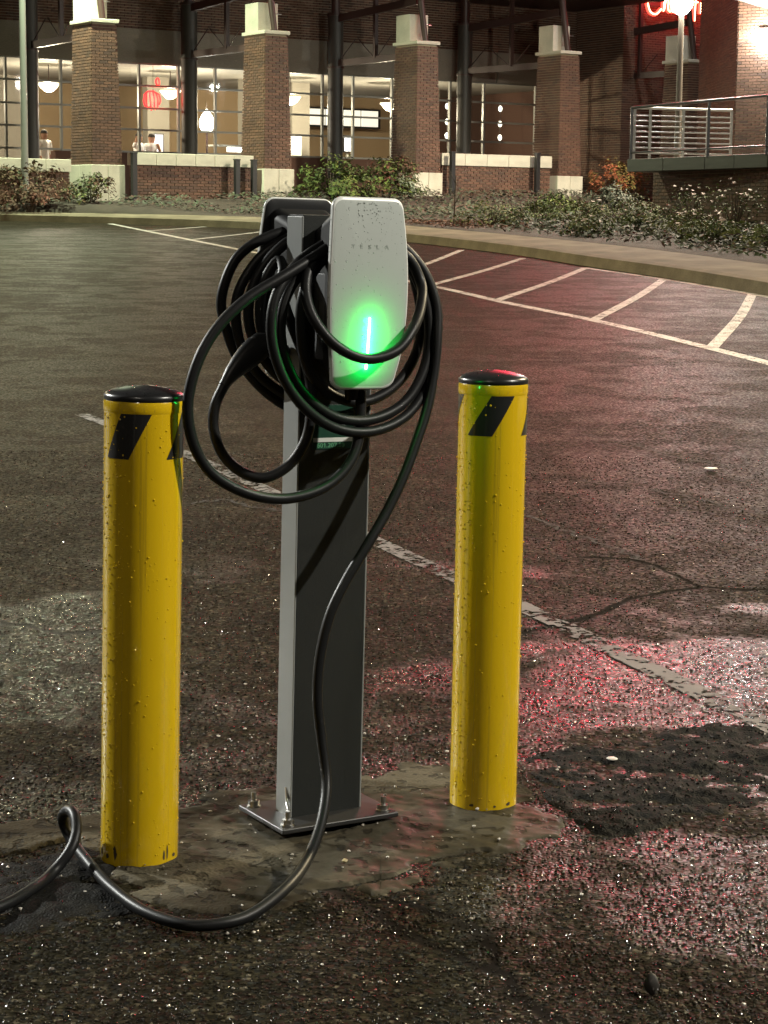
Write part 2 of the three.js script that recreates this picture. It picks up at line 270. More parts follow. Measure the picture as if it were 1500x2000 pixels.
const padMat = (() => {
  const n = 1024, c = new Uint8Array(n * n * 4), h = new Uint8Array(n * n * 4), ro = new Uint8Array(n * n * 4), m1 = 2.048 / n;
  for (let y = 0; y < n; y++) for (let x = 0; x < n; x++) {
    const o = (y * n + x) * 4, f = fbm(x / 90, y / 90, 11, 5), g = nz(x / 2, y / 2, 512), pit = fbm(x / 12 + 9, y / 12, 85, 3), mud = sstep(0.44, 0.56, fbm(x / 128 + 5, y / 128 + 2, 8, 5)), damp = sstep(0.55, 0.62, fbm(x / 205 + 1, y / 205 + 7, 5, 5));
    const t = (1 + 0.8 * (f - 0.5) + 0.3 * (g - 0.5)) * (pit > 0.62 ? 0.5 : 1);
    const b = [lerp(0.07, 0.026, mud), lerp(0.061, 0.021, mud), lerp(0.043, 0.013, mud)];
    for (let k = 0; k < 3; k++) { c[o + k] = enc(b[k] * t * (1 - 0.3 * damp)); h[o + k] = 255 * clamp(0.25 * g * (1 - damp) + 0.5 * f + 0.25 * (pit > 0.66 ? 0 : 1) * (1 - 0.6 * damp), 0, 1); ro[o + k] = 255 * clamp(lerp(0.75 + 0.2 * g, 0.3 + 0.25 * f, damp), 0, 1); }
    c[o + 3] = h[o + 3] = ro[o + 3] = 255;
  }
  const m = new THREE.MeshPhysicalMaterial({ map: dataTex(c, n, true), bumpMap: dataTex(h, n), bumpScale: 0.008, roughnessMap: dataTex(ro, n), roughness: 1, specularIntensity: 0.1 });
  for (const t of [m.map, m.bumpMap, m.roughnessMap]) t.repeat.set(1 / 2.048, 1 / 2.048); return m;
})();
const PAD = [[-0.67, -4.08], [-0.4, -4.23], [-0.39, -4.3], [-0.23, -4.32], [-0.03, -4.42], [0.04, -4.5], [0.16, -4.53], [0.3, -4.36], [0.36, -4.14], [0.38, -3.98], [0.26, -3.9], [0.22, -3.82], [0.1, -3.82], [0.06, -3.73], [-0.04, -3.66], [-0.1, -3.66], [-0.17, -3.59], [-0.27, -3.56], [-0.37, -3.54], [-0.45, -3.61], [-0.53, -3.76], [-0.62, -3.95]];
const padStep = [[-0.12, -3.66], [-0.03, -3.72], [0.04, -3.76], [0.1, -3.84], [0.2, -3.9]];
structure('concrete_pad', slab(PAD, 0.007, 0.13, (x, z, d) => {
  const e = sstep(-0.03, 0.035, d), crack = 1 - sstep(0.003, 0.012, polyDist(x + 0.02 * (nz(x * 30, z * 30, 4096) - 0.5), z + 0.02 * (nz(x * 30 + 50, z * 30, 4096) - 0.5), padStep));
  return lerp(-0.014, 0.0045 + 0.004 * (fbm(x * 5 + 80, z * 5 + 80, 4096, 4) - 0.5) + 0.003 * (nz(x * 60, z * 60, 4096) - 0.5) + 0.004 * (fbm(x * 24, z * 24, 4096, 2) - 0.5), e) - 0.012 * crack;
}), padMat);
const patchMat = speckle(31, [0.0095, 0.0092, 0.0085], 0.6, 512, 0.004, 0.7, 1.6); patchMat.specularIntensity = 0.1;
const crumb = (x, z) => 0.024 * (fbm(x * 11 + 30, z * 14 + 60, 4096, 3) - 0.48) + 0.011 * (nz(x * 46 + 9, z * 46, 8192) - 0.5);
const patchR = [[0.32, -4.55], [0.53, -4.69], [0.83, -4.9], [0.92, -4.81], [1.02, -4.5], [1.0, -4.27], [0.83, -4.21], [0.64, -4.1], [0.46, -3.98], [0.39, -4.1], [0.35, -4.25], [0.33, -4.4]];
structure('asphalt_repair', slab(patchR, 0.006, 0.05, (x, z, d) => lerp(-0.016, 0.003 + crumb(x, z), sstep(-0.03, 0.03, d))), patchMat);
const patchL = [[-1.0, -3.72], [-0.89, -3.79], [-0.69, -3.84], [-0.58, -3.95], [-0.51, -3.78], [-0.45, -3.61], [-0.37, -3.54], [-0.46, -3.53], [-0.57, -3.47], [-0.67, -3.42], [-0.8, -3.38], [-1.0, -3.34]];
structure('asphalt_repair', slab(patchL, 0.006, 0.05, (x, z, d) => lerp(-0.016, 0.003 + 0.6 * crumb(x, z), sstep(-0.03, 0.03, d))), patchMat);
structure('concrete_pad', slab([[-1.1, -4.12], [-0.95, -4.07], [-0.79, -4.04], [-0.69, -4.1], [-0.62, -3.95], [-0.69, -3.86], [-0.89, -3.8], [-1.1, -3.75]], 0.008, 0.05, (x, z, d) => lerp(-0.02, 0.006 + 0.006 * (fbm(x * 6 + 10, z * 6 + 80, 4096, 4) - 0.5), sstep(-0.012, 0.01, d))), padMat);

// ---------------------------------------------------------------- water droplets
const dropMat = new THREE.MeshPhysicalMaterial({ roughness: 0.05, transmission: 1, thickness: 0, ior: 1.5 }); dropMat.color.setRGB(0.8, 0.82, 0.8);
const dropGeo = new THREE.SphereGeometry(1, 8, 4, 0, Math.PI * 2, 0, Math.PI / 2);
function drops(list, parent, mat = dropMat) { // list of [point, normal, radius, flatness]
  const out = [], q = new THREE.Quaternion(), m = new THREE.Matrix4();
  for (const [p, n, r, f = 0.6] of list) { q.setFromUnitVectors(V3(0, 1, 0), n); m.compose(p, q, V3(r, r * f, r)); out.push(dropGeo.clone().applyMatrix4(m)); }
  const o = put('water_droplets', mergeGeometries(out), mat, parent); o.userData.kind = 'stuff'; return o;
}

// ---------------------------------------------------------------- bollards
const yellow = (() => { // sleeve plastic with faint scuffs and dried streaks
  const n = 512, c = new Uint8Array(n * n * 4), ro = new Uint8Array(n * n * 4);
  for (let y = 0; y < n; y++) for (let x = 0; x < n; x++) {
    const o = (y * n + x) * 4, f = fbm(x / 16, y / 128, 32, 4), s = fbm(x / 5, y / 90, 102, 3), t = 1 + 0.12 * (f - 0.5) - 0.22 * sstep(0.68, 0.78, s);
    c[o] = enc(0.62 * t); c[o + 1] = enc(0.405 * t); c[o + 2] = enc(0.006 * t); c[o + 3] = 255;
    ro[o] = ro[o + 1] = ro[o + 2] = 255 * (0.13 + 0.12 * f + 0.15 * sstep(0.6, 0.75, s)); ro[o + 3] = 255;
  }
  return new THREE.MeshPhysicalMaterial({ map: dataTex(c, n, true), roughnessMap: dataTex(ro, n), roughness: 1, clearcoat: 1, clearcoatRoughness: 0.07 });
})();
const beadYellow = M(0.62, 0.41, 0.012, 0.06);
const capBlack = M(0.012, 0.012, 0.013, 0.3), tapeBlack = M(0.014, 0.014, 0.015, 0.35, { clearcoat: 1, clearcoatRoughness: 0.1 }), dirtMat = M(0.05, 0.036, 0.02, 0.9);
function bollard(x, z, R, lean, facing, label, stripes, seed, chips) {
  const t = thing('safety_bollard', label, 'bollard', 'yellow bollards beside the charging post');
  t.position.set(x, G(z) + roll(x, z), z); t.rotation.z = lean;
  const sleeve = new THREE.LatheGeometry([[R - 0.004, -0.03], [R, 0], [R, 0.5], [R, 0.882], [R + 0.0012, 0.884], [R + 0.0016, 0.889], [R + 0.0016, 0.902], [R - 0.002, 0.908]].map(p => new THREE.Vector2(...p)), 96);
  put('sleeve', sleeve, yellow, t);
  put('cap', new THREE.LatheGeometry([[R - 0.003, 0.904], [R + 0.0005, 0.906], [R + 0.001, 0.914], [R - 0.004, 0.919], [R * 0.8, 0.924], [R * 0.5, 0.929], [R * 0.2, 0.932], [0.0001, 0.9325]].map(p => new THREE.Vector2(...p)), 72), capBlack, t);
  for (const [ta, tb, ba, bb, yt, yb] of stripes) {
    const pos = [], idx = [], uv = [], n = 16;
    for (let i = 0; i <= n; i++) for (let j = 0; j <= 6; j++) { const k = j / 6, a = (lerp(lerp(ba, ta, k), lerp(bb, tb, k), i / n) + facing) * Math.PI / 180, y = lerp(yb, yt, k); pos.push(Math.sin(a) * (R + 0.0008), y, Math.cos(a) * (R + 0.0008)); uv.push(i / n, k); if (i < n && j < 6) { const q = i * 7 + j; idx.push(q, q + 7, q + 1, q + 1, q + 7, q + 8); } }
    const g = new THREE.BufferGeometry(); g.setAttribute('position', new THREE.Float32BufferAttribute(pos, 3)); g.setAttribute('uv', new THREE.Float32BufferAttribute(uv, 2)); g.setIndex(idx); g.computeVertexNormals();
    put('black_stripe', g, tapeBlack, t);
  }
  const r = rng(seed), L = [];
  for (let i = 0; i < 620; i++) { const a = (facing + (r() < 0.6 ? -78 + 50 * r() : -95 + 190 * r())) * Math.PI / 180, y = 0.02 + 0.87 * r(), n = V3(Math.sin(a), 0, Math.cos(a)); L.push([n.clone().multiplyScalar(R).setY(y), n, 0.0010 + 0.0019 * r() * r(), 0.75]); }
  drops(L.splice(0), t, beadYellow);
  for (let i = 0; i < 90; i++) { const a = r() * 6.283, q = R * Math.sqrt(r()) * 0.95; L.push([V3(Math.sin(a) * q, 0.918 + 0.014 * (1 - (q / R) ** 2), Math.cos(a) * q), V3(0, 1, 0), 0.001 + 0.002 * r(), 0.6]); }
  drops(L, t);
  for (const [a0, w, h] of chips) { // chipped plastic and dirt at the foot
    const a = (a0 + facing) * Math.PI / 180, g = new THREE.CircleGeometry(1, 7); const p = g.attributes.position; for (let i = 1; i < p.count; i++) { const s = 0.6 + 0.6 * r(); p.setXY(i, p.getX(i) * s * w, p.getY(i) * s * h); }
    g.rotateY(a); g.translate(Math.sin(a) * (R + 0.0006), 0.008 + h, Math.cos(a) * (R + 0.0006)); put('chip', g, dirtMat, t);
  }
  return t;
}
bollard(-0.478, -3.866, 0.0765, -0.018, 7, 'yellow plastic sleeved bollard nearest the camera, left of the charging post', [[-34, 11, -62, -22, 0.884, 0.797], [68, 112, 34, 76, 0.884, 0.797], [165, 210, 130, 170, 0.884, 0.797]], 101, [[-72, 0.004, 0.008], [-38, 0.005, 0.016], [38, 0.0025, 0.012], [44, 0.002, 0.015], [-55, 0.006, 0.006], [60, 0.006, 0.005]]);
bollard(0.219, -4.226, 0.0722, -0.008, -3, 'yellow plastic sleeved bollard right of the charging post, beside the dark asphalt repair', [[-2, 38, -44, 0, 0.884, 0.8], [95, 135, 56, 96, 0.884, 0.8], [-98, -56, -140, -96, 0.884, 0.8]], 102, [[-20, 0.006, 0.004], [20, 0.004, 0.003], [48, 0.007, 0.004]]);

// ---------------------------------------------------------------- charging post
const PO = [-0.132, 0.004, -4.108], TURN = Math.PI / 6, LEAN = -0.0192;
function stand(name, label, category, group) { const t = thing(name, label, category, group); t.position.set(...PO); t.rotation.order = 'YXZ'; t.rotation.set(0, TURN, LEAN); return t; }
const powder = M(0.02, 0.022, 0.021, 0.5, { specularIntensity: 0.5 }), sidePaint = M(0.21, 0.22, 0.215, 0.38), steel = M(0.5, 0.49, 0.47, 0.3, { metalness: 1 }), darkSteel = M(0.022, 0.021, 0.02, 0.42);
powder.bumpMap = patchMat.bumpMap.clone(); powder.bumpMap.repeat.set(7, 7); powder.bumpScale = 0.0006;
const post = stand('charging_post', 'slim dark grey steel charging post bolted down between the two yellow bollards', 'charging post');
put('column', rbox(0.161, 1.238, 0.065, 0.003, 0, 0.631, 0), powder, post);
for (const s of [-1, 1]) put('side_panel', rbox(0.004, 1.232, 0.0655, 0.0015, s * 0.0815, 0.63, 0), sidePaint, post);
const plate = put('base_plate', rbox(0.272, 0.011, 0.205, 0.003, 0, 0.0135, 0), darkSteel, post); plate.rotation.z = -LEAN;
for (const [a, n] of [[-0.112, 0.078], [-0.112, -0.078], [0.112, 0.078], [0.112, -0.078]]) {
  put('anchor_bolt', merge([cyl(0.0055, 0.0055, 0.032, 12, a, 0.033, n), cyl(0.0125, 0.0125, 0.011, 6, a, 0.0265, n), cyl(0.015, 0.015, 0.003, 16, a, 0.0205, n)]), steel, plate);
}
put('conduit_strap', tube([[-0.083, 0.075, 0.01], [-0.09, 0.05, 0.03], [-0.098, 0.04, 0.052], [-0.11, 0.03, 0.074]], 0.0035, 16, 8), steel, post);
const font = await new FontLoader().loadAsync('fonts/droid/droid_sans_bold.typeface.json');
const fontR = await new FontLoader().loadAsync('fonts/droid/droid_sans_regular.typeface.json');
function text(s, size, depth, f = font) { const g = new TextGeometry(s, { font: f, size, depth, curveSegments: 3, bevelEnabled: false }); g.computeBoundingBox(); g.translate(-g.boundingBox.min.x, 0, 0); return g; }
{
  const st = put('sticker', rbox(0.094, 0.09, 0.0012, 0.0004, -0.004, 0.825, 0.0333), M(0.012, 0.05, 0.03, 0.35), post);
  put('white_band', box(0.09, 0.0085, 0.0006, -0.004, 0.799, 0.0342), M(0.6, 0.62, 0.58, 0.4), st);
  put('white_band', box(0.09, 0.0012, 0.0006, -0.004, 0.852, 0.0342), M(0.2, 0.34, 0.27, 0.4), st);
  const tx = text('601.207.80', 0.0092, 0.0005); tx.translate(-0.04, 0.7835, 0.0339); put('phone_number', tx, M(0.1, 0.3, 0.16, 0.4), st);
  const ar = new THREE.Shape([[0, 0], [0.036, -0.012], [0.036, -0.016], [0.02, -0.014], [0.0, -0.006]].map(p => new THREE.Vector2(...p))); const ag = new THREE.ExtrudeGeometry(ar, { depth: 0.0005, bevelEnabled: false }); ag.translate(-0.012, 0.843, 0.0339); put('print', ag, M(0.45, 0.5, 0.47, 0.4), st);
}

// ---------------------------------------------------------------- wall chargers
const HW = [[0.908, 0.060], [0.93, 0.0715], [0.975, 0.0795], [1.02, 0.0855], [1.06, 0.088], [1.11, 0.0885], [1.16, 0.0875], [1.22, 0.0835], [1.275, 0.0785], [1.286, 0.077]];
const interp = (t, y) => { for (let i = 0; i + 1 < t.length; i++) if (y <= t[i + 1][0]) { const k = clamp((y - t[i][0]) / (t[i + 1][0] - t[i][0]), 0, 1); return lerp(t[i][1], t[i + 1][1], k); } return t[t.length - 1][1]; };
const bulge = (x, y) => 0.166 - 0.013 * Math.pow((y - 1.105) / 0.175, 2) - 0.005 * Math.pow(sstep(0.98, 0.90, y), 1) - 0.0035 * (x / 0.088) ** 2;
function plateOutline(grow) {
  const R = [], yb = 0.909 - grow, yt = 1.285 + grow, rb = 0.03, rt = 0.022;
  for (let k = 0; k <= 8; k++) { const a = -Math.PI / 2 + k / 8 * Math.PI / 2; R.push([interp(HW, yb + 0.022) + grow - rb + rb * Math.cos(a), yb + 0.022 * (1 + Math.sin(a)) + 0.002 * 0]); }
  for (let y = 0.94; y < 1.262; y += 0.0125) R.push([interp(HW, y) + grow, y]);
  for (let k = 0; k <= 8; k++) { const a = k / 8 * Math.PI / 2; R.push([interp(HW, yt - rt) + grow - rt + rt * Math.cos(a), yt - rt + rt * Math.sin(a)]); }
  return [...R, ...R.slice().reverse().map(([x, y]) => [-x, y])];
}
function rings(list, closeLast = true) { // list of rings (same count) of [x, y, z]; the last collapses to its middle
  const n = list[0].length, pos = [], idx = [];
  for (const r of list) for (const p of r) pos.push(...p);
  for (let k = 0; k + 1 < list.length; k++) for (let i = 0; i < n; i++) { const a = k * n + i, b = k * n + (i + 1) % n, c = a + n, d = b + n; idx.push(a, b, c, b, d, c); }
  const g = new THREE.BufferGeometry(); g.setAttribute('position', new THREE.Float32BufferAttribute(pos, 3)); g.setIndex(idx); g.computeVertexNormals(); return g;
}
const CY = 1.1, scaled = (o, s, dz) => o.map(([x, y]) => { const X = x * s, Y = CY + (y - CY) * s; return [X, Y, bulge(X, Y) + dz]; });
const white = M(0.72, 0.74, 0.71, 0.3), glassGrey = M(0.40, 0.43, 0.405, 0.2), beadGrey = M(0.36, 0.39, 0.37, 0.05), hull = M(0.009, 0.0095, 0.01, 0.5, { specularIntensity: 0.5 }), greyTrim = M(0.2, 0.205, 0.21, 0.5);
function rr(hw, y0, y1, r, z) { const o = []; for (const [cx, cy, a0] of [[hw - r, y0 + r, -90], [hw - r, y1 - r, 0], [-hw + r, y1 - r, 90], [-hw + r, y0 + r, 180]]) for (let k = 0; k <= 6; k++) { const a = (a0 + 15 * k) * Math.PI / 180; o.push([cx + r * Math.cos(a), cy + r * Math.sin(a), z]); } return o; }
function mid(ring) { const c = ring.reduce((s, p) => [s[0] + p[0] / ring.length, s[1] + p[1] / ring.length, s[2] + p[2] / ring.length], [0, 0, 0]); return ring.map(() => c); }
function charger(label, lit, back) {
  const t = stand('wall_charger', label, 'wall charger', 'wall chargers on the post');
  if (back) t.rotation.set(0, TURN + Math.PI, -LEAN);
  const o0 = plateOutline(0), face = [];
  face.push(scaled(o0, 0.975, -0.0125), scaled(o0, 0.995, -0.0105), scaled(o0, 1, -0.006), scaled(o0, 0.997, -0.0022), scaled(o0, 0.985, -0.0004), scaled(o0, 0.965, 0));
  put('rim', rings(face), white, t);
  put('faceplate', rings([0.965, 0.94, 0.88, 0.76, 0.62, 0.46, 0.3, 0.14, 0].map((s, k) => scaled(o0, s, k ? 0.0003 : -0.0002))), glassGrey, t);
  put('back_cover', rings([scaled(o0, 0.985, -0.0118), scaled(o0, 0.97, -0.0135), scaled(o0, 0.9, -0.0165), mid(scaled(o0, 0.9, -0.0165))].map(r => r.slice().reverse())), hull, t);
  const b = [rr(0.056, 0.962, 1.228, 0.02, 0.034), rr(0.06, 0.955, 1.236, 0.02, 0.06), rr(0.066, 0.94, 1.252, 0.022, 0.1), rr(0.069, 0.932, 1.262, 0.022, 0.13), rr(0.069, 0.932, 1.262, 0.022, 0.145)];
  put('body', rings([mid(b[0]), ...b, mid(b[4])]), hull, t);
  put('wiring_cover', merge([rbox(0.004, 0.17, 0.055, 0.0018, -0.064, 1.05, 0.085), rbox(0.003, 0.075, 0.004, 0.001, -0.066, 1.045, 0.075)]), M(0.05, 0.053, 0.056, 0.5), t);
  put('cable_gland', merge([cyl(0.0165, 0.0165, 0.03, 20, 0, 0.928, 0.1), cyl(0.013, 0.0155, 0.03, 20, 0, 0.9, 0.1)]), hull, t);
  const w = 'TESLA'; let i = 0; const letters = [];
  for (const ch of w) { const g = text(ch, 0.0085, 0.0006); g.scale(1.15, 1, 1); const x = -0.042 + i * 0.0185; g.translate(x, 1.185, bulge(x, 1.19) + 0.0001); letters.push(g); i++; }
  letters.forEach(g => put('letter', g, M(0.27, 0.29, 0.275, 0.4), t));
  if (lit) {
    const pts = []; for (let k = 0; k <= 12; k++) { const y = lerp(0.9505, 1.0515, k / 12); pts.push([0, y, bulge(0, y) + 0.001]); }
    put('light_bar', tube(pts, 0.0022, 24, 8), glow(0.5, 1.0, 0.72, 9, [0.1, 0.5, 0.25]), t);
    for (let k = 0; k < 6; k++) { const y = lerp(0.958, 1.044, k / 5); const l = lamp([0.0, 1.0, 0.1], 0.0105, 0.004, 0, y, bulge(0, y) + 0.016, t); l.castShadow = true; }
  }
  const r = rng(back ? 8 : 9), L = [];
  for (let k = 0; k < (back ? 60 : 330); k++) { const y = 1.275 - 0.33 * Math.pow(r(), 1.5), x = (r() * 2 - 1) * interp(HW, y) * 0.95; L.push([V3(x, y, bulge(x, y)), V3(0, 0.1, 1).normalize(), 0.0009 + 0.0012 * r() * r(), 0.5]); }
  drops(L.splice(0), t, beadGrey);
  for (let k = 0; k < 70; k++) { const p = o0[Math.floor(r() * o0.length)]; L.push([V3(p[0], p[1], bulge(p[0], p[1]) - 0.006), V3(p[0], p[1] - CY, 0).normalize(), 0.0008 + 0.0014 * r(), 0.7]); }
  drops(L, t);
  return t;
}
charger('white wall charger facing the camera with a glowing green light bar', true, false);
charger('wall charger on the far side of the post, dark back inside a white rim', false, true);

// ---------------------------------------------------------------- charging cables
const rubber = M(0.008, 0.0082, 0.0085, 0.45, { specularIntensity: 0.42 }), plastic = M(0.012, 0.012, 0.012, 0.4, { specularIntensity: 0.5 });
const CABLE1 = [[0.021,0.91,0.1],[0.019,0.849,0.105],[0.013,0.807,0.11],[-0.008,0.764,0.118],[-0.052,0.725,0.125],[-0.111,0.703,0.13],[-0.179,0.697,0.13],[-0.257,0.716,0.13],[-0.323,0.756,0.13],[-0.358,0.811,0.13],[-0.371,0.88,0.13],[-0.355,0.957,0.13],[-0.316,1.025,0.13],[-0.253,1.083,0.13],[-0.163,1.133,0.125],[-0.089,1.171,0.11],[-0.039,1.194,0.09],[0.035,1.213,0.07],[0.107,1.196,0.06],[0.163,1.135,0.06],[0.192,1.053,0.07],[0.181,0.959,0.085],[0.129,0.883,0.1],[0.045,0.847,0.113],[-0.041,0.852,0.12],[-0.113,0.894,0.125],[-0.157,0.955,0.125],[-0.172,1.024,0.12],[-0.159,1.088,0.115],[-0.12,1.138,0.105],[-0.053,1.181,0.085],[0.038,1.205,0.065],[0.128,1.176,0.045],[0.191,1.114,0.045],[0.213,1.031,0.06],[0.197,0.938,0.08],[0.136,0.857,0.1],[0.045,0.823,0.115],[-0.047,0.832,0.122],[-0.127,0.88,0.13],[-0.176,0.946,0.132],[-0.197,1.02,0.13],[-0.187,1.088,0.125],[-0.139,1.147,0.11],[-0.048,1.195,0.075],[0.052,1.22,0.05],[0.149,1.186,0.03],[0.188,1.103,0.03],[0.197,1.019,0.035],[0.163,0.947,0.05],[0.103,0.896,0.062],[0.035,0.877,0.066],[-0.038,0.899,0.07],[-0.093,0.951,0.085],[-0.117,1.023,0.1],[-0.12,1.083,0.108],[-0.102,1.128,0.105],[-0.058,1.173,0.095],[-0.011,1.196,0.075],[-0.053,1.183,0.085],[-0.105,1.153,0.115],[-0.129,1.104,0.14],[-0.127,1.051,0.17],[-0.089,1.0,0.192],[-0.024,0.974,0.198],[0.042,0.988,0.197],[0.089,1.027,0.18],[0.138,1.076,0.13],[0.163,1.12,0.085],[0.135,1.171,0.075],[0.071,1.198,0.07],[0.125,1.198,0.05],[0.181,1.146,0.06],[0.207,1.074,0.075],[0.202,1.001,0.09],[0.189,0.924,0.1],[0.169,0.857,0.11],[0.141,0.796,0.12],[0.11,0.735,0.13],[0.067,0.665,0.14],[0.017,0.599,0.15],[-0.034,0.528,0.155],[-0.069,0.464,0.158],[-0.091,0.378,0.16],[-0.097,0.296,0.165],[-0.091,0.215,0.175],[-0.092,0.137,0.2],[-0.126,0.082,0.25],[-0.194,0.034,0.325],[-0.3,0.013,0.429],[-0.402,-0.009,0.477],[-0.455,-0.012,0.481],[-0.506,-0.013,0.462],[-0.547,-0.012,0.374],[-0.556,-0.009,0.233],[-0.543,-0.004,0.072],[-0.535,0.009,-0.034],[-0.544,0.038,-0.056],[-0.55,0.062,-0.042],[-0.55,0.079,-0.007],[-0.552,0.075,0.026],[-0.561,0.053,0.055],[-0.579,0.028,0.074],[-0.619,-0.008,0.087],[-0.692,-0.012,0.16],[-0.77,-0.016,0.215],[-0.856,-0.019,0.24],[-0.96,-0.022,0.217],[-1.127,-0.025,0.093]];
const CABLE2 = [[0.117,0.85,-0.1],[0.08,0.818,-0.1],[0.009,0.836,-0.105],[-0.061,0.869,-0.11],[-0.115,0.912,-0.11],[-0.154,0.964,-0.115],[-0.178,1.022,-0.115],[-0.188,1.063,-0.115],[-0.184,1.105,-0.11],[-0.157,1.162,-0.105],[-0.099,1.202,-0.095],[-0.022,1.22,-0.085],[0.059,1.203,-0.08],[0.137,1.131,-0.085],[0.162,1.023,-0.09],[0.122,0.91,-0.09],[0.037,0.863,-0.09],[-0.047,0.881,-0.09],[-0.113,0.924,-0.09],[-0.153,0.982,-0.09],[-0.167,1.044,-0.09],[-0.162,1.096,-0.085],[-0.128,1.153,-0.08],[-0.076,1.195,-0.07],[-0.009,1.214,-0.065],[0.073,1.183,-0.06],[0.118,1.11,-0.06],[0.121,1.004,-0.06],[0.083,0.918,-0.065],[0.014,0.892,-0.07],[-0.058,0.909,-0.07],[-0.112,0.957,-0.07],[-0.145,1.014,-0.065],[-0.152,1.066,-0.062],[-0.139,1.117,-0.058],[-0.109,1.164,-0.05],[-0.06,1.201,-0.045],[0.014,1.203,-0.04],[0.075,1.142,-0.04],[0.081,1.026,-0.045],[0.038,0.941,-0.05],[-0.033,0.926,-0.05],[-0.096,0.963,-0.045],[-0.131,1.015,-0.042],[-0.137,1.067,-0.04],[-0.127,1.123,-0.036],[-0.102,1.158,-0.03],[-0.103,1.14,-0.01],[-0.115,1.11,0.005],[-0.115,1.07,0.025],[-0.103,1.02,0.045],[-0.086,0.965,0.06],[-0.076,0.91,0.07],[-0.077,0.859,0.075],[-0.089,0.803,0.075],[-0.119,0.752,0.06],[-0.165,0.728,0.045],[-0.206,0.74,0.025],[-0.24,0.775,0.01],[-0.255,0.825,0.0],[-0.253,0.869,0.0],[-0.234,0.909,0.0]];
function cableDrops(c, n, r0, seed, t, low = 1e9) {
  const r = rng(seed), L = [];
  for (let i = 0; i < n; i++) { const u = r(), p = c.getPointAt(u), tg = c.getTangentAt(u); if (p.y > low) continue; const dn = V3(0, -1, 0).addScaledVector(tg, tg.y).normalize(); if (Math.abs(tg.y) > 0.75) continue; L.push([p.clone().addScaledVector(dn, r0), dn, 0.0012 + 0.0018 * r(), 1.2]); }
  for (let i = 0; i < n * 2; i++) { const u = r(), p = c.getPointAt(u), tg = c.getTangentAt(u), d = V3(r() - 0.5, r() - 0.5, r() - 0.5); d.addScaledVector(tg, -d.dot(tg)).normalize(); L.push([p.clone().addScaledVector(d, r0), d, 0.0007 + 0.0008 * r(), 0.6]); }
  drops(L, t);
}
{
  const t = stand('charging_cable', 'black charging cable coiled on the front charger, its loose end trailing over the ground', 'cable', 'charging cables hung on the post');
  const c = curve(CABLE1); put('cable', new THREE.TubeGeometry(c, 900, 0.0108, 12, false), rubber, t); cableDrops(c, 190, 0.0108, 61, t);
  const t2 = stand('charging_cable', 'black charging cable coiled behind the post, ending in a hanging plug handle', 'cable', 'charging cables hung on the post');
  const c2 = curve(CABLE2); put('cable', new THREE.TubeGeometry(c2, 700, 0.0108, 12, false), rubber, t2); cableDrops(c2, 120, 0.0108, 62, t2);
  // plug handle: sections along its bent axis
  const ax = curve([[-0.2345, 0.909, 0], [-0.218, 0.932, 0], [-0.198, 0.951, -0.003], [-0.176, 0.969, -0.006], [-0.152, 0.986, -0.009], [-0.137, 0.993, -0.01], [-0.121, 0.986, -0.011]]);
  const sec = [[0, 0.0112, 0.0112], [0.08, 0.0125, 0.012], [0.2, 0.0165, 0.015], [0.36, 0.0215, 0.018], [0.52, 0.0255, 0.020], [0.68, 0.0275, 0.0215], [0.82, 0.0265, 0.0215], [0.92, 0.024, 0.02], [1, 0.0215, 0.0185]];
  const R = sec.map(([u, a, b]) => { const p = ax.getPointAt(u), tg = ax.getTangentAt(u), s = V3(0, 0, 1), nn = s.clone().cross(tg).normalize(), o = []; for (let k = 0; k < 20; k++) { const q = k / 20 * Math.PI * 2; o.push(p.clone().addScaledVector(nn, a * Math.cos(q)).addScaledVector(s, b * Math.sin(q)).toArray()); } return o; });
  const hd = put('plug_handle', rings([...R, mid(R[R.length - 1])]), plastic, t2);
  put('release_button', new THREE.SphereGeometry(0.0065, 14, 8).applyMatrix4(new THREE.Matrix4().makeScale(1, 0.5, 1)).translate(-0.168, 1.003, -0.004), M(0.05, 0.05, 0.052, 0.3), hd);
  const e = ax.getPointAt(1), d = ax.getTangentAt(1); put('plug_nose', merge([rod(e.toArray(), e.clone().addScaledVector(d, 0.028).toArray(), 0.0175, 20, 0.016), rod(e.clone().addScaledVector(d, 0.004).toArray(), e.clone().addScaledVector(d, 0.034).toArray(), 0.0135, 16)]), plastic, t2);
}

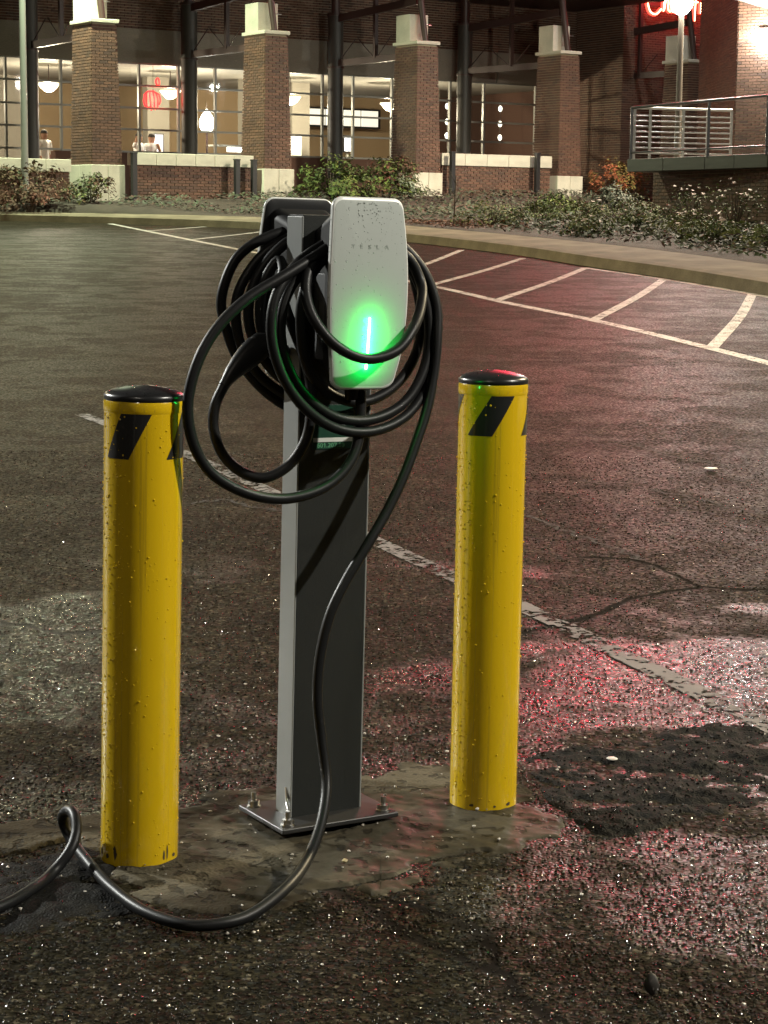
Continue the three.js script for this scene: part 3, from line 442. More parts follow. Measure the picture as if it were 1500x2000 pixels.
// ---------------------------------------------------------------- litter
function pebble(seed, s, flat) { const r = rng(seed), g = mergeVertices(new THREE.IcosahedronGeometry(1, 1).deleteAttribute('uv').deleteAttribute('normal')), p = g.attributes.position; for (let i = 0; i < p.count; i++) { const k = 0.75 + 0.45 * r(); p.setXYZ(i, p.getX(i) * k * s, p.getY(i) * k * s * flat, p.getZ(i) * k * s); } g.computeVertexNormals(); return g; }
{
  const stoneMat = [M(0.4, 0.33, 0.18, 0.4), M(0.3, 0.27, 0.22, 0.4), M(0.12, 0.1, 0.08, 0.5), M(0.48, 0.45, 0.4, 0.35)];
  const one = (name, label, cat, x, z, s, m, seed, flat = 0.6) => { const o = put(numbered(name), pebble(seed, s, flat), m, scene); o.position.set(x, G(z) + roll(x, z) + 0.008 + s * flat * 0.6, z); o.userData = { label, category: cat }; };
  one('pebble', 'small yellow pebble on the wet concrete in front of the post', 'pebble', -0.07, -3.82, 0.0065, stoneMat[0], 1);
  one('stone', 'dark lump of stone standing alone on the asphalt at lower right', 'stone', 0.45, -3.2, 0.013, M(0.025, 0.021, 0.017, 0.7), 12, 1.5);
  one('leaf_scrap', 'pale scrap lying on the open asphalt right of the far bollard', 'litter', 1.47, -9.03, 0.03, stoneMat[3], 3, 0.2);
  one('leaf_scrap', 'pale leaf scrap on the top of the dark asphalt repair', 'litter', 0.53, -4.52, 0.013, stoneMat[3], 4, 0.25);
  // loose grit: small stones all over the pad and the asphalt near it
  const r = rng(44), geos = [pebble(5, 1, 0.6), pebble(6, 1, 0.5), pebble(7, 1, 0.8)], out = [[], [], []];
  for (let i = 0; i < 700; i++) { const x = -1.0 + 2.1 * r(), z = -3.15 - 2.2 * r(), s = 0.0015 + 0.0035 * r() * r(); out[i % 3].push(geos[Math.floor(r() * 3)].clone().applyMatrix4(new THREE.Matrix4().compose(V3(x, G(z) + roll(x, z) + (inside(x, z, PAD) ? 0.008 : inside(x, z, patchR) ? 0.012 : 0.004), z), new THREE.Quaternion().setFromEuler(new THREE.Euler(0, r() * 6, 0)), V3(s, s, s)))); }
  out.forEach((l, k) => { const o = put(numbered('grit'), mergeGeometries(l), stoneMat[[1, 3, 2][k]], scene); o.userData = { kind: 'stuff', label: ['sand coloured grit scattered over pad and asphalt', 'pale grit scattered over pad and asphalt', 'dark grit scattered over pad and asphalt'][k], category: 'grit' }; });
}

// ---------------------------------------------------------------- building: shared materials and the brick helper
camera.updateMatrixWorld(true); camera.aspect = 0.75; camera.updateProjectionMatrix();
const inFrame = p => { const q = p.clone().project(camera); return q.z < 1 && Math.abs(q.x) < 1.02 && Math.abs(q.y) < 1.02; };
const brickMats = [[0.115, 0.056, 0.036], [0.09, 0.045, 0.031], [0.14, 0.068, 0.044], [0.068, 0.036, 0.027]].map(c => M(...c, 0.75));
const mortar = M(0.34, 0.29, 0.2, 0.9), stone = speckle(41, [0.52, 0.49, 0.40], 0.16, 256, 0.003, 0.8, 0.8), paleStone = speckle(42, [0.24, 0.215, 0.175], 0.14, 256, 0.003, 0.8, 0.8);
const brownSteel = M(0.045, 0.022, 0.018, 0.45), columnPaint = M(0.04, 0.038, 0.032, 0.5), mullionMat = M(0.3, 0.3, 0.27, 0.4);
const brickBox = new THREE.BoxGeometry(1, 1, 1);
function bricks(list, parent, most = 300) { // list of { x, y, z, w, h, d, turn }
  parent.updateWorldMatrix(true, false); const r = rng(list.length * 7 + 3), rest = brickMats.map(() => []);
  for (const b of list) { b.m = new THREE.Matrix4().compose(V3(b.x, b.y, b.z), new THREE.Quaternion().setFromAxisAngle(V3(0, 1, 0), b.turn || 0), V3(b.w, b.h, b.d)); const q = V3(b.x, b.y, b.z).applyMatrix4(parent.matrixWorld); b.far = (b.front === false || !inFrame(q) ? 1000 : 0) + q.distanceTo(camera.position); b.mat = Math.floor(r() * r() * 4.0 + r() * 0.9) % 4; }
  list.sort((a, b) => a.far - b.far);
  list.forEach((b, i) => {
    if (i < most && b.far < 900) { const m = put('brick', brickBox, brickMats[b.mat], parent); m.position.set(b.x, b.y, b.z); m.rotation.y = b.turn || 0; m.scale.set(b.w, b.h, b.d); }
    else rest[b.mat].push(brickBox.clone().applyMatrix4(b.m));
  });
  rest.forEach((l, k) => { if (l.length) { const o = put('brickwork', mergeGeometries(l), brickMats[k], parent); o.userData.kind = 'stuff'; } });
}
const BW = 0.203, BH = 0.0677, JT = 0.015;
// courses of bricks on a face from (x0, z0) to (x1, z1), whose outside is to the left of that direction seen from above
function course(list, x0, z0, x1, z1, y, odd, front = true) {
  const L = Math.hypot(x1 - x0, z1 - z0), dx = (x1 - x0) / L, dz = (z1 - z0) / L, turn = Math.atan2(-dz, dx); let s = odd ? -BW / 2 : 0;
  for (; s < L - 0.02; s += BW) { const a = Math.max(0, s), b = Math.min(L, s + BW); if (b - a < 0.05) continue; const c = (a + b) / 2; list.push({ x: x0 + dx * c, z: z0 + dz * c, y: y + BH / 2, w: b - a - JT, h: BH - JT, d: 0.05, turn, front }); }
}
function frame34(name, label, category, u, w, group) { const t = thing(name, label, category, group); t.position.set(FP[0] + FU[0] * u + FN[0] * w, 0, FP[1] + FU[1] * u + FN[1] * w); t.rotation.y = Math.atan2(0.559, 0.829); t.updateMatrixWorld(true); return t; }
const baseY = u => 1.62 + 0.018 * Math.max(0, u);

// ---------------------------------------------------------------- pillars
function pillar(u, label) {
  const t = frame34('brick_pillar', label, 'pillar', u, 0, 'battered brick pillars along the arcade'), g0 = baseY(u) - 0.25, yb = 2.4, yt = 5.62, W = 0.63, D = 1.0, bat = 0.1;
  const at = y => { const k = (yt - y) / (yt - yb) * bat; return { x0: -k * 0.5, x1: W + k, z0: -D - k, z1: k * 0.5 }; };
  { // mortar core
    const a = at(yb), b = at(yt), i = 0.021, P = (q, y) => [[q.x0 + i, y, q.z1 - i], [q.x1 - i, y, q.z1 - i], [q.x1 - i, y, q.z0 + i], [q.x0 + i, y, q.z0 + i]];
    put('mortar_core', rings([mid(P(a, yb)), P(a, yb), P(b, yt), mid(P(b, yt))]).toNonIndexed(), mortar, t).geometry.computeVertexNormals();
  }
  const L = []; let n = 0;
  for (let y = yb; y < yt - BH * 0.6; y += BH, n++) { const q = at(y + BH / 2), e = 0.019; course(L, q.x0, q.z1 - e, q.x1, q.z1 - e, y, n % 2); course(L, q.x0 + e, q.z0, q.x0 + e, q.z1, y, (n + 1) % 2); course(L, q.x1 - e, q.z1, q.x1 - e, q.z0, y, (n + 1) % 2, false); }
  bricks(L, t);
  const b = at(yb - 0.4), e = 0.035; // stone base of four blocks
  const h = yb - g0, xm = (b.x0 + b.x1) / 2, zm = (b.z0 + b.z1) / 2;
  for (const [xa, xb, za, zb] of [[b.x0 - e, xm - 0.004, zm + 0.004, b.z1 + e], [xm + 0.004, b.x1 + e, zm + 0.004, b.z1 + e], [b.x0 - e, xm - 0.004, b.z0 - e, zm - 0.004], [xm + 0.004, b.x1 + e, b.z0 - e, zm - 0.004]]) put('base_stone', rbox(xb - xa, h, zb - za, 0.012, (xa + xb) / 2, g0 + h / 2, (za + zb) / 2), stone, t);
  put('cap_stone', rbox(W + 0.1, 0.085, D + 0.1, 0.01, W / 2, yt + 0.0425, -D / 2), stone, t);
  put('stone_block', rbox(W - 0.06, 0.68, D - 0.38, 0.012, W / 2 - 0.03, yt + 0.085 + 0.34, -D / 2 - 0.16), stone, t);
  const s = put('steel_strut', merge([rod([W * 0.55, yt + 0.085, -0.14], [W * 0.4, yt + 1.6, -0.35], 0.075, 16, 0.085), cyl(0.11, 0.11, 0.03, 16, W * 0.55, yt + 0.1, -0.14)]), brownSteel, t);
  put('bolt', rod([W * 0.45, yt + 0.5, -0.19], [W * 0.9, yt + 0.5, -0.19], 0.012), steel, s);
  return t;
}
pillar(0, 'brick pillar left of the long stone capped wall, lit greenish');
pillar(4.61, 'brick pillar left of the big green bush');
pillar(9.09, 'brick pillar right of the big green bush');
pillar(13.75, 'brick pillar at the right end of the second low wall, left of the red bush');
pillar(18.3, 'brick pillar behind the terrace railing and the lit lamp post');

// round columns and steel beams behind each pillar
const COLS = [0.25, 4.7, 9.18, 13.5, 18.27], PILS = [0, 4.61, 9.09, 13.75, 18.3];
const colWord = ['at the far left of the windows', 'left of the second brick pillar', 'behind the big bush', 'above the second low wall', 'beside the dark entrance'];
COLS.forEach((u, i) => {
  const c = frame34('round_column', 'grey painted round column ' + colWord[i], 'column', u, -4, 'round columns behind the pillars');
  put('shaft', cyl(0.21, 0.21, 5.1, 28, 0, 4.1, 0), columnPaint, c); put('collar', cyl(0.235, 0.235, 0.05, 28, 0, 5.25, 0), brownSteel, c); put('capital', merge([cyl(0.12, 0.12, 2, 16, 0, 7.6, 0), cyl(0.24, 0.24, 0.06, 28, 0, 6.64, 0)]), brownSteel, c);
  const b = frame34('steel_truss', 'brown steel truss from the column ' + colWord[i], 'truss', u, 0, 'steel trusses over the arcade'), pu = PILS[i] + 0.28 - u;
  put('lower_chord', bar([0, 5.36, -3.85], [pu, 5.38, -0.98], 0.1, 0.17), brownSteel, b); put('upper_chord', bar([0, 6.53, -3.9], [pu, 6.74, -0.4], 0.12, 0.19), brownSteel, b);
  put('hanger', bar([pu * 0.5, 5.4, -2.2], [pu * 0.5, 8.6, -2.2], 0.1, 0.1), brownSteel, b);
  for (const [a, c2] of [[[0, 5.45, -3.75], [0, 5.95, -3.0]], [[0, 5.95, -2.9], [pu * 0.45, 5.45, -2.3]], [[pu * 0.55, 5.45, -2.1], [pu * 0.7, 5.95, -1.5]]]) put('brace_rod', rod(a, c2, 0.014, 6), brownSteel, b);
});

// ---------------------------------------------------------------- low walls and slim posts
function lowWall(u0, u1, top, cap, label, blocks) {
  const t = frame34('low_wall', label, 'wall', u0, 0, 'low brick walls between the pillars'), L = u1 - u0, g0 = baseY(u0) - 0.15, y1 = top - cap;
  put('mortar_core', box(L - 0.042, y1 - g0, 0.3, L / 2, (y1 + g0) / 2, -0.172), mortar, t);
  const list = []; let n = 0; for (let y = y1 - BH; y > g0; y -= BH, n++) { course(list, 0, -0.019, L, -0.019, y, n % 2); course(list, 0.019, -0.34, 0.019, 0, y, (n + 1) % 2); course(list, L - 0.019, 0, L - 0.019, -0.34, y, (n + 1) % 2, false); }
  bricks(list, t);
  for (let i = 0; i < blocks; i++) put('coping_stone', rbox(L / blocks + (i === 0 || i === blocks - 1 ? 0.03 : 0) - 0.008, cap, 0.44, 0.012, L * (i + 0.5) / blocks + (i === 0 ? -0.015 : i === blocks - 1 ? 0.015 : 0), top - cap / 2, -0.17), stone, t);
}
lowWall(1.1, 4.24, 2.7, 0.285, 'low brick wall with pale stone coping under the red neon window', 6);
lowWall(9.9, 13.46, 2.91, 0.31, 'low brick wall with pale stone coping right of the big bush', 5);
lowWall(-4.2, -0.6, 2.5, 0.285, 'low brick wall at the far left edge behind the reddish bush', 6);
[[0.9, 2.67, 'at the left end of the wall under the neon'], [3.65, 2.58, 'near the right end of the wall under the neon'], [4.12, 2.58, 'against the second brick pillar'], [10.02, 2.92, 'at the left end of the wall right of the big bush'], [12.79, 2.96, 'at the right end of the wall right of the big bush']].forEach(([u, h, where]) => {
  const t = frame34('slim_post', 'slim dark metal post ' + where, 'post', u, 0.3, 'slim dark posts before the low walls'), g0 = baseY(u) - 0.2;
  put('shaft', rbox(0.12, h - g0, 0.12, 0.008, 0, (h + g0) / 2, 0), M(0.012, 0.011, 0.012, 0.5), t); put('top_plate', rbox(0.14, 0.03, 0.14, 0.006, 0, h + 0.012, 0), M(0.02, 0.019, 0.02, 0.5), t);
});

// ---------------------------------------------------------------- the glazed building
const bld = frame34('restaurant_building', 'long brick building with tall lit windows behind the pillars', 'building', 0, -4.6);
const UA = -7, UB = 18.6, innerWall = M(0.4, 0.29, 0.17, 0.8), greyWall = M(0.26, 0.24, 0.2, 0.8), ceilMat = M(0.26, 0.25, 0.22, 0.85), floorMat = M(0.16, 0.1, 0.065, 0.4);
{
  const y0 = 5.99, y1 = 9.2; put('upper_wall', box(UB - UA, y1 - y0, 0.3, (UA + UB) / 2, (y0 + y1) / 2, -0.172), mortar, bld);
  const list = []; let n = 0; for (let y = y0; y < y1; y += BH, n++) course(list, UA, -0.019, UB, -0.019, y, n % 2);
  bricks(list, bld);
  const us = [-7, -4.2, -1.9, 0.55, 2.7, 4.9, 7.2, 9.3, 11.4, 13.6, 15.1, 16.6, 18.6];
  for (let i = 0; i + 1 < us.length; i++) put('stone_panel', rbox(us[i + 1] - us[i] - 0.012, 0.86, 0.16, 0.006, (us[i] + us[i + 1]) / 2, 5.56, -0.09 + (i % 3 === 1 ? 0.02 : 0)), paleStone, bld);
  // wall under the sills
  put('lower_wall', box(15.5, 1.4, 0.3, 1.2 + 7.75, 2.15, -0.17), brickMats[0], bld); put('lower_wall', box(8, 0.9, 0.3, -2.85, 1.8, -0.17), brickMats[0], bld);
  // the room behind the glass
  put('floor', box(UB - UA, 0.2, 13, (UA + UB) / 2, 1.65, -6.8), floorMat, bld);
  put('ceiling', box(UB - UA, 0.2, 13, (UA + UB) / 2, 5.25, -6.8), ceilMat, bld);
  put('back_wall', box(UB - UA, 4, 0.2, (UA + UB) / 2, 3.4, -9.2), innerWall, bld);
  put('side_wall', box(0.2, 4, 9.5, UA + 0.1, 3.4, -4.8), greyWall, bld); put('side_wall', box(0.2, 7.5, 9.5, UB - 0.1, 5.2, -4.9), brickMats[1], bld);
  put('roof', box(UB - UA, 0.25, 13, (UA + UB) / 2, 9.3, -6.6), paleStone, bld);
}
// windows: one per bay, each pane, mullion and transom built
const paneMat = new THREE.MeshPhysicalMaterial({ roughness: 0.02, transmission: 1, thickness: 0, ior: 1.5 }); paneMat.color.setRGB(0.86, 0.9, 0.87);
const BAYS = [[-4.4, -2.6, -1.35, -0.1, 1.4], [1.4, 2.6, 3.6, 4.75], [4.75, 5.85, 7.0, 8.1], [8.1, 9.2, 10.2, 11.5, 12.5], [12.5, 13.5, 14.7, 16.6]];
BAYS.forEach((us, b) => {
  const sill = b === 0 ? 2.3 : 2.87, rows = b === 0 ? [5.13, 4.57, 4.0, 3.45, 2.89, 2.3] : b === 4 ? [5.13, 4.57, 4.0, 3.45, 2.87] : [5.13, 4.57, 4.0, 3.45, 2.87];
  const fr = put('window', bar([us[0], 5.13, -0.1], [us[us.length - 1], 5.13, -0.1], 0.08, 0.06), mullionMat, bld); put('sill', bar([us[0], sill, -0.1], [us[us.length - 1], sill, -0.1], 0.1, 0.06), mullionMat, fr);
  for (const u of us) if (u !== us[0] || b === 0) put('mullion', box(0.055, 5.13 - sill, 0.09, u, (5.13 + sill) / 2, -0.1), mullionMat, fr);
  for (const y of rows.slice(1, -1)) put('transom', box(us[us.length - 1] - us[0], 0.05, 0.07, (us[0] + us[us.length - 1]) / 2, y, -0.1), mullionMat, fr);
  for (let i = 0; i + 1 < us.length; i++) for (let k = 0; k + 1 < rows.length; k++) { const g = new THREE.PlaneGeometry(us[i + 1] - us[i] - 0.05, rows[k] - rows[k + 1] - 0.04); g.translate((us[i] + us[i + 1]) / 2, (rows[k] + rows[k + 1]) / 2, -0.105); put('pane', g, paneMat, fr); }
});
// dim entrance at the right: tall trim and curtain
{
  const t = frame34('entrance_door', 'tall dim entrance with cream trim between the last column and the red lit wall', 'door', 18.6, -4.75);
  put('door_leaf', box(1.5, 4.8, 0.08, 0.75, 4.0, -0.1), M(0.14, 0.11, 0.05, 0.7), t); put('trim', box(0.12, 4.9, 0.12, 1.28, 4.05, 0), M(0.5, 0.42, 0.2, 0.6), t); put('trim', box(1.2, 0.14, 0.12, 0.72, 6.5, 0), M(0.5, 0.42, 0.2, 0.6), t); put('cross_bar', box(1.2, 0.22, 0.14, 0.7, 5.0, 0.02), brownSteel, t);
  for (const [a, b2] of [[[0.15, 6.42, 0.05], [0.65, 5.75, 0.05]], [[1.2, 6.42, 0.05], [0.7, 5.75, 0.05]]]) put('brace_rod', rod(a, b2, 0.02, 6), brownSteel, t);
  for (const x of [0.3, 0.8]) put('light_fitting', box(0.16, 0.22, 0.1, x, 6.25, 0.06), M(0.6, 0.5, 0.3, 0.5), t);
}
// the projecting brick wall that carries the red sign
{
  const t = frame34('sign_wall', 'tall dark brick wall under the red script sign', 'wall', 17.95, -2.4), L = 7, y0 = 1.4, y1 = 8.6;
  put('mortar_core', box(L - 0.04, y1 - y0, 2.1, L / 2, (y0 + y1) / 2, -1.07), mortar, t);
  const list = []; let n = 0; for (let y = y0; y < y1; y += BH, n++) { course(list, 0, -0.019, L, -0.019, y, n % 2); course(list, 0.019, -2.1, 0.019, 0, y, (n + 1) % 2); }
  bricks(list, t);
}

// flat roof over the trusses, above the view: it keeps the upper wall in the dark
{ const t = frame34('arcade_roof', 'flat roof over the steel trusses, above the view', 'roof', 5.5, -2.8); put('roof_slab', box(24.8, 0.22, 3.9, 0, 7.42, 0.05), brownSteel, t); put('gutter', rbox(24.8, 0.28, 0.2, 0.03, 0, 7.42, 2.11), columnPaint, t); }

// ---------------------------------------------------------------- things inside the windows
const inB = (name, label, cat, u, y, w, group) => { const t = frame34(name, label, cat, u, w, group); t.position.y = y; return t; };
const warm = [1, 0.83, 0.6];
[[2.125, 4.62, 'at the far left, seen over the left bushes'], [5.74, 4.58, 'just right of the red neon'], [9.59, 4.57, 'beside the second brick pillar'], [13.0, 4.52, 'beside the third brick pillar'], [-1.9, 4.62, 'beyond the left edge']].forEach(([u, y, where], i) => {
  const t = inB('pendant_lamp', 'lit glass bowl pendant lamp ' + where, 'lamp', u, y, -7, 'bowl pendant lamps inside the windows');
  put('bowl', new THREE.LatheGeometry([[0.02, -0.17], [0.1, -0.155], [0.2, -0.08], [0.29, 0.03], [0.3, 0.06], [0.285, 0.06], [0.19, -0.06], [0.02, -0.145]].map(p => new THREE.Vector2(...p)), 28), glow(1, 0.78, 0.45, 2.6), t);
  put('cord', cyl(0.012, 0.012, 0.55, 8, 0, 0.33, 0), brownSteel, t);
  lamp(warm, 38, 0.12, 0, -0.3, 0, t);
});
{
  let t = inB('globe_lamp', 'bright white lantern globe in the window right of the neon', 'lamp', 6.32, 3.7, -6); put('globe', new THREE.LatheGeometry([[0.02, -0.22], [0.12, -0.2], [0.2, -0.05], [0.21, 0.1], [0.14, 0.26], [0.06, 0.36], [0.02, 0.42]].map(p => new THREE.Vector2(...p)), 24), glow(1, 0.97, 0.9, 5), t); put('stand', cyl(0.03, 0.03, 1.7, 10, 0, -1.06, 0), brownSteel, t); put('finial', cyl(0.015, 0.005, 0.2, 8, 0, 0.5, 0), brownSteel, t); lamp([1, 0.95, 0.85], 12, 0.15, 0, 0.05, 0.3, t);
  t = inB('display_counter', 'counter with a bright strip light seen beside the second pillar', 'counter', 7.3, 1.75, -6.6); put('cabinet', box(1.3, 1.15, 0.6, 0, 0.575, 0), greyWall, t); put('light_strip', box(0.55, 0.13, 0.05, 0.1, 1.32, 0.3), glow(1, 0.97, 0.92, 4), t); put('canopy', box(1.2, 0.05, 0.5, 0, 1.42, 0.1), mullionMat, t);
  t = inB('wall_screen', 'small bluish lit screen behind the round column by the big bush', 'screen', 12.19, 3.4, -8); put('frame', box(0.36, 0.5, 0.06), capBlack, t); put('display', box(0.3, 0.43, 0.01, 0, 0, 0.036), glow(0.6, 0.7, 1, 1.4), t); put('bracket', box(0.06, 1.4, 0.06, 0, -0.95, -0.05), mullionMat, t);
  t = inB('notice_board', 'white notice board on the wall left of the round column', 'board', 10.38, 3.3, -8); put('panel', box(0.36, 0.6, 0.04), M(0.8, 0.79, 0.74, 0.6), t); put('easel', merge([rod([-0.15, 0.2, -0.04], [-0.25, -1.5, 0.1], 0.02), rod([0.15, 0.2, -0.04], [0.25, -1.5, 0.1], 0.02)]), brownSteel, t);
  t = inB('menu_board', 'row of bright lit menu panels over the back counter', 'menu board', 14.5, 4.4, -12.4); for (let k = -2; k <= 2; k++) put('panel_screen', box(0.62, 0.5, 0.05, k * 0.68, 0, 0), glow(1, 0.93, 0.78, k === 0 ? 1.2 : 0.9), t); put('frame', box(3.6, 0.62, 0.04, 0, 0, -0.05), capBlack, t);
  t = inB('side_screen', 'violet lit screen behind the people under the neon', 'screen', 5.45, 3.2, -7.2); put('frame', box(0.34, 0.55, 0.05), capBlack, t); put('display', box(0.28, 0.48, 0.01, 0, 0, 0.03), glow(0.5, 0.42, 0.8, 1.0), t); put('leg', cyl(0.03, 0.03, 1.25, 10, 0, -0.87, 0), mullionMat, t);
  [[14.35, 'above the second low wall, by the column'], [16.3, 'in the middle of the rightmost window']].forEach(([u, where]) => { const s = inB('string_lights', 'vertical row of three bright bulbs ' + where, 'lights', u, 4.2, -6, 'vertical bulb rows'); put('wire', cyl(0.008, 0.008, 1.4, 6, 0, -0.2, 0), brownSteel, s); for (const y of [0.3, -0.15, -0.55]) put('bulb', new THREE.SphereGeometry(0.06, 12, 10).scale(1, 1.5, 1).translate(0, y, 0), glow(1, 0.95, 0.8, 3.2), s); });
  // inner partitions
  [[3.1, 1.3, -11.5], [6.6, 0.7, -9.5], [9.0, 0.5, -8.4], [10.95, 0.6, -8.8], [15.4, 0.8, -8.6], [1.0, 0.9, -9.5]].forEach(([u, w2, w], i) => { const p = inB('partition', ['grey partition behind the people under the neon', 'grey partition behind the white globe lamp', 'grey inner pier beside the second brick pillar', 'grey inner pier behind the big bush', 'grey inner pier in the rightmost window', 'grey partition at the left windows'][i], 'partition', u, 0, w, 'inner partitions'); put('panel', box(w2, 3.4, 0.3, 0, 3.45, 0), greyWall, p); put('skirting', box(w2 + 0.04, 0.15, 0.34, 0, 1.84, 0), brownSteel, p); });
  [[4.0, -10.6], [8.2, -10.8], [12.6, -10.4]].forEach(([u, w], i) => { const p = inB('booth_seat', ['booth seat behind the neon window', 'booth seat behind the second pillar', 'booth seat behind the third pillar'][i], 'seat', u, 1.75, w, 'booth seats'); put('backrest', rbox(1.8, 1.15, 0.16, 0.04, 0, 0.6, -0.2), M(0.1, 0.02, 0.02, 0.5), p); put('seat', rbox(1.8, 0.14, 0.5, 0.04, 0, 0.42, 0.1), M(0.1, 0.02, 0.02, 0.5), p); put('plinth', box(1.7, 0.36, 0.4, 0, 0.18, 0.08), brownSteel, p); });
}
// people behind the glass: one continuous body each
function person(u, w, turn, label, arm, shirt) {
  const t = inB('person', label, 'person', u, 1.75, w, 'people inside the windows'); t.rotation.y += turn;
  const B = [[[0, 1.52, 0], [0, 1.6, 0.01], 0.085, 0.1], [[0, 1.38, 0], [0, 1.5, 0], 0.055, 0.05], [[-0.15, 1.36, 0], [0.15, 1.36, 0], 0.075, 0.075], [[0, 1.3, 0], [0, 0.98, 0], 0.14, 0.12], [[0, 1.0, 0], [0, 0.9, 0], 0.13, 0.14],
    [[-0.09, 0.9, 0], [-0.1, 0.48, 0.02], 0.085, 0.06], [[-0.1, 0.48, 0.02], [-0.1, 0.08, -0.02], 0.058, 0.04], [[-0.1, 0.05, -0.03], [-0.11, 0.035, 0.14], 0.04, 0.03], [[0.09, 0.9, 0], [0.1, 0.48, 0.02], 0.085, 0.06], [[0.1, 0.48, 0.02], [0.1, 0.08, -0.02], 0.058, 0.04], [[0.1, 0.05, -0.03], [0.11, 0.035, 0.14], 0.04, 0.03], [[0, 1.56, 0.09], [0, 1.53, 0.115], 0.012, 0.016]];
  for (const [s, el, ha] of arm) { B.push([[0.19 * s, 1.36, 0], el, 0.055, 0.045], [el, ha, 0.044, 0.03]); const d = V3(...ha).sub(V3(...el)).normalize(); const q = V3(...ha).addScaledVector(d, 0.05); B.push([ha, q.toArray(), 0.034, 0.034]); for (let k = 0; k < 4; k++) B.push([[q.x + 0.016 * (k - 1.5), q.y, q.z], [q.x + 0.018 * (k - 1.5) + d.x * 0.07, q.y + d.y * 0.07, q.z + d.z * 0.07], 0.01, 0.009]); B.push([[q.x - s * 0.03, q.y, q.z], [q.x - s * 0.05 + d.x * 0.03, q.y + d.y * 0.03, q.z + d.z * 0.03 + 0.02], 0.011, 0.009]); }
  const n = 90, mc = new MarchingCubes(n, new THREE.MeshStandardMaterial(), false, false, 60000), S = 0.9; mc.isolation = 0;
  for (let k = 0; k < n; k++) for (let j = 0; j < n; j++) for (let i = 0; i < n; i++) {
    const x = ((i - n / 2) / (n / 2)) * S, y = ((j - n / 2) / (n / 2)) * S + 0.86, z = ((k - n / 2) / (n / 2)) * S; let d = 1;
    if (Math.abs(z) < 0.6) for (const [a, b, r0, r1] of B) { const bx = b[0] - a[0], by = b[1] - a[1], bz = b[2] - a[2], px = x - a[0], py = y - a[1], pz = z - a[2], h = clamp((px * bx + py * by + pz * bz) / (bx * bx + by * by + bz * bz + 1e-9), 0, 1), q = Math.hypot(px - bx * h, py - by * h, pz - bz * h) - lerp(r0, r1, h), m = clamp(0.5 + 0.5 * (d - q) / 0.025, 0, 1); d = lerp(d, q, m) - 0.025 * m * (1 - m); }
    mc.field[i + j * n + k * n * n] = -d;
  }
  mc.update(); const cnt = mc.count ?? mc.geometry.drawRange.count, pos = new Float32Array(mc.positionArray.slice(0, cnt * 3)), nor = new Float32Array(mc.normalArray.slice(0, cnt * 3)), col = new Float32Array(cnt * 3);
  const skin = [0.36, 0.2, 0.13], hair = [0.02, 0.014, 0.01], dark = [0.02, 0.02, 0.025];
  for (let i = 0; i < cnt; i++) { const x = pos[i * 3] * S, y = pos[i * 3 + 1] * S + 0.86, z = pos[i * 3 + 2] * S; pos[i * 3] = x; pos[i * 3 + 1] = y; pos[i * 3 + 2] = z; const armx = Math.abs(x) > 0.2, hand = arm.some(([s, , h]) => Math.hypot(x - h[0], y - h[1], z - h[2]) < 0.13), c = y > 1.44 ? (y > 1.6 || z < 0.0 ? hair : skin) : hand ? skin : y > 0.92 || armx ? shirt : y < 0.09 ? [0.01, 0.01, 0.01] : dark; col.set(c, i * 3); }
  const g = new THREE.BufferGeometry(); g.setAttribute('position', new THREE.BufferAttribute(pos, 3)); g.setAttribute('normal', new THREE.BufferAttribute(nor, 3)); g.setAttribute('color', new THREE.BufferAttribute(col, 3));
  put('body', g, new THREE.MeshStandardMaterial({ vertexColors: true, roughness: 0.8 }), t);
}
person(1.74, -6.5, 0.3, 'person in a white shirt standing inside the far left window', [[-1, [-0.24, 1.1, 0.03], [-0.2, 0.9, 0.16]], [1, [0.24, 1.1, 0.03], [0.2, 0.9, 0.16]]], [0.75, 0.75, 0.72]);
person(4.5, -6.5, 0.5, 'person in white reaching up with one arm below the red neon', [[-1, [-0.3, 1.42, 0.12], [-0.34, 1.62, 0.2]], [1, [0.24, 1.1, 0.06], [0.12, 1.0, 0.22]]], [0.75, 0.76, 0.76]);
person(4.95, -6.6, -0.6, 'person in white with bent arm, right one of two below the neon', [[-1, [-0.24, 1.1, 0.06], [-0.12, 1.02, 0.22]], [1, [0.27, 1.15, 0.1], [0.22, 1.32, 0.24]]], [0.7, 0.72, 0.72]);

// ---------------------------------------------------------------- neon in the window
{
  const t = inB('neon_sign', 'small red neon sign hanging inside the window right of the first pillar', 'neon sign', 4.1, 4.25, -4.85), red = glow(1, 0.02, 0.025, 3.2, [0.3, 0.02, 0.02]);
  const strokes = [[[-0.26, 0.1], [-0.28, -0.08], [-0.23, -0.2]], [[-0.2, 0.16], [-0.21, -0.05], [-0.16, -0.26], [-0.11, -0.2]], [[-0.11, 0.2], [-0.1, 0.0], [-0.06, -0.3]], [[-0.02, 0.2], [0.02, 0.02], [0.03, -0.26], [0.1, -0.22]], [[0.07, 0.16], [0.12, 0.0], [0.12, -0.2]], [[0.17, 0.12], [0.2, -0.04], [0.16, -0.14]], [[-0.26, 0.1], [-0.2, 0.16], [-0.11, 0.2], [-0.02, 0.2], [0.07, 0.16], [0.17, 0.12]], [[0.1, 0.36], [0.07, 0.47], [0.13, 0.54], [0.17, 0.46], [0.16, 0.36], [0.1, 0.34]]];
  for (const s of strokes) put('neon_tube', tube(s.map(([x, y]) => [x, y, 0]), 0.022, 24, 8), red, t);
  put('hanger', rod([0, 0.2, -0.02], [0, 0.9, -0.02], 0.006, 6), brownSteel, t); lamp([1, 0.03, 0.03], 2.5, 0.15, 0, 0, 0.2, t);
}
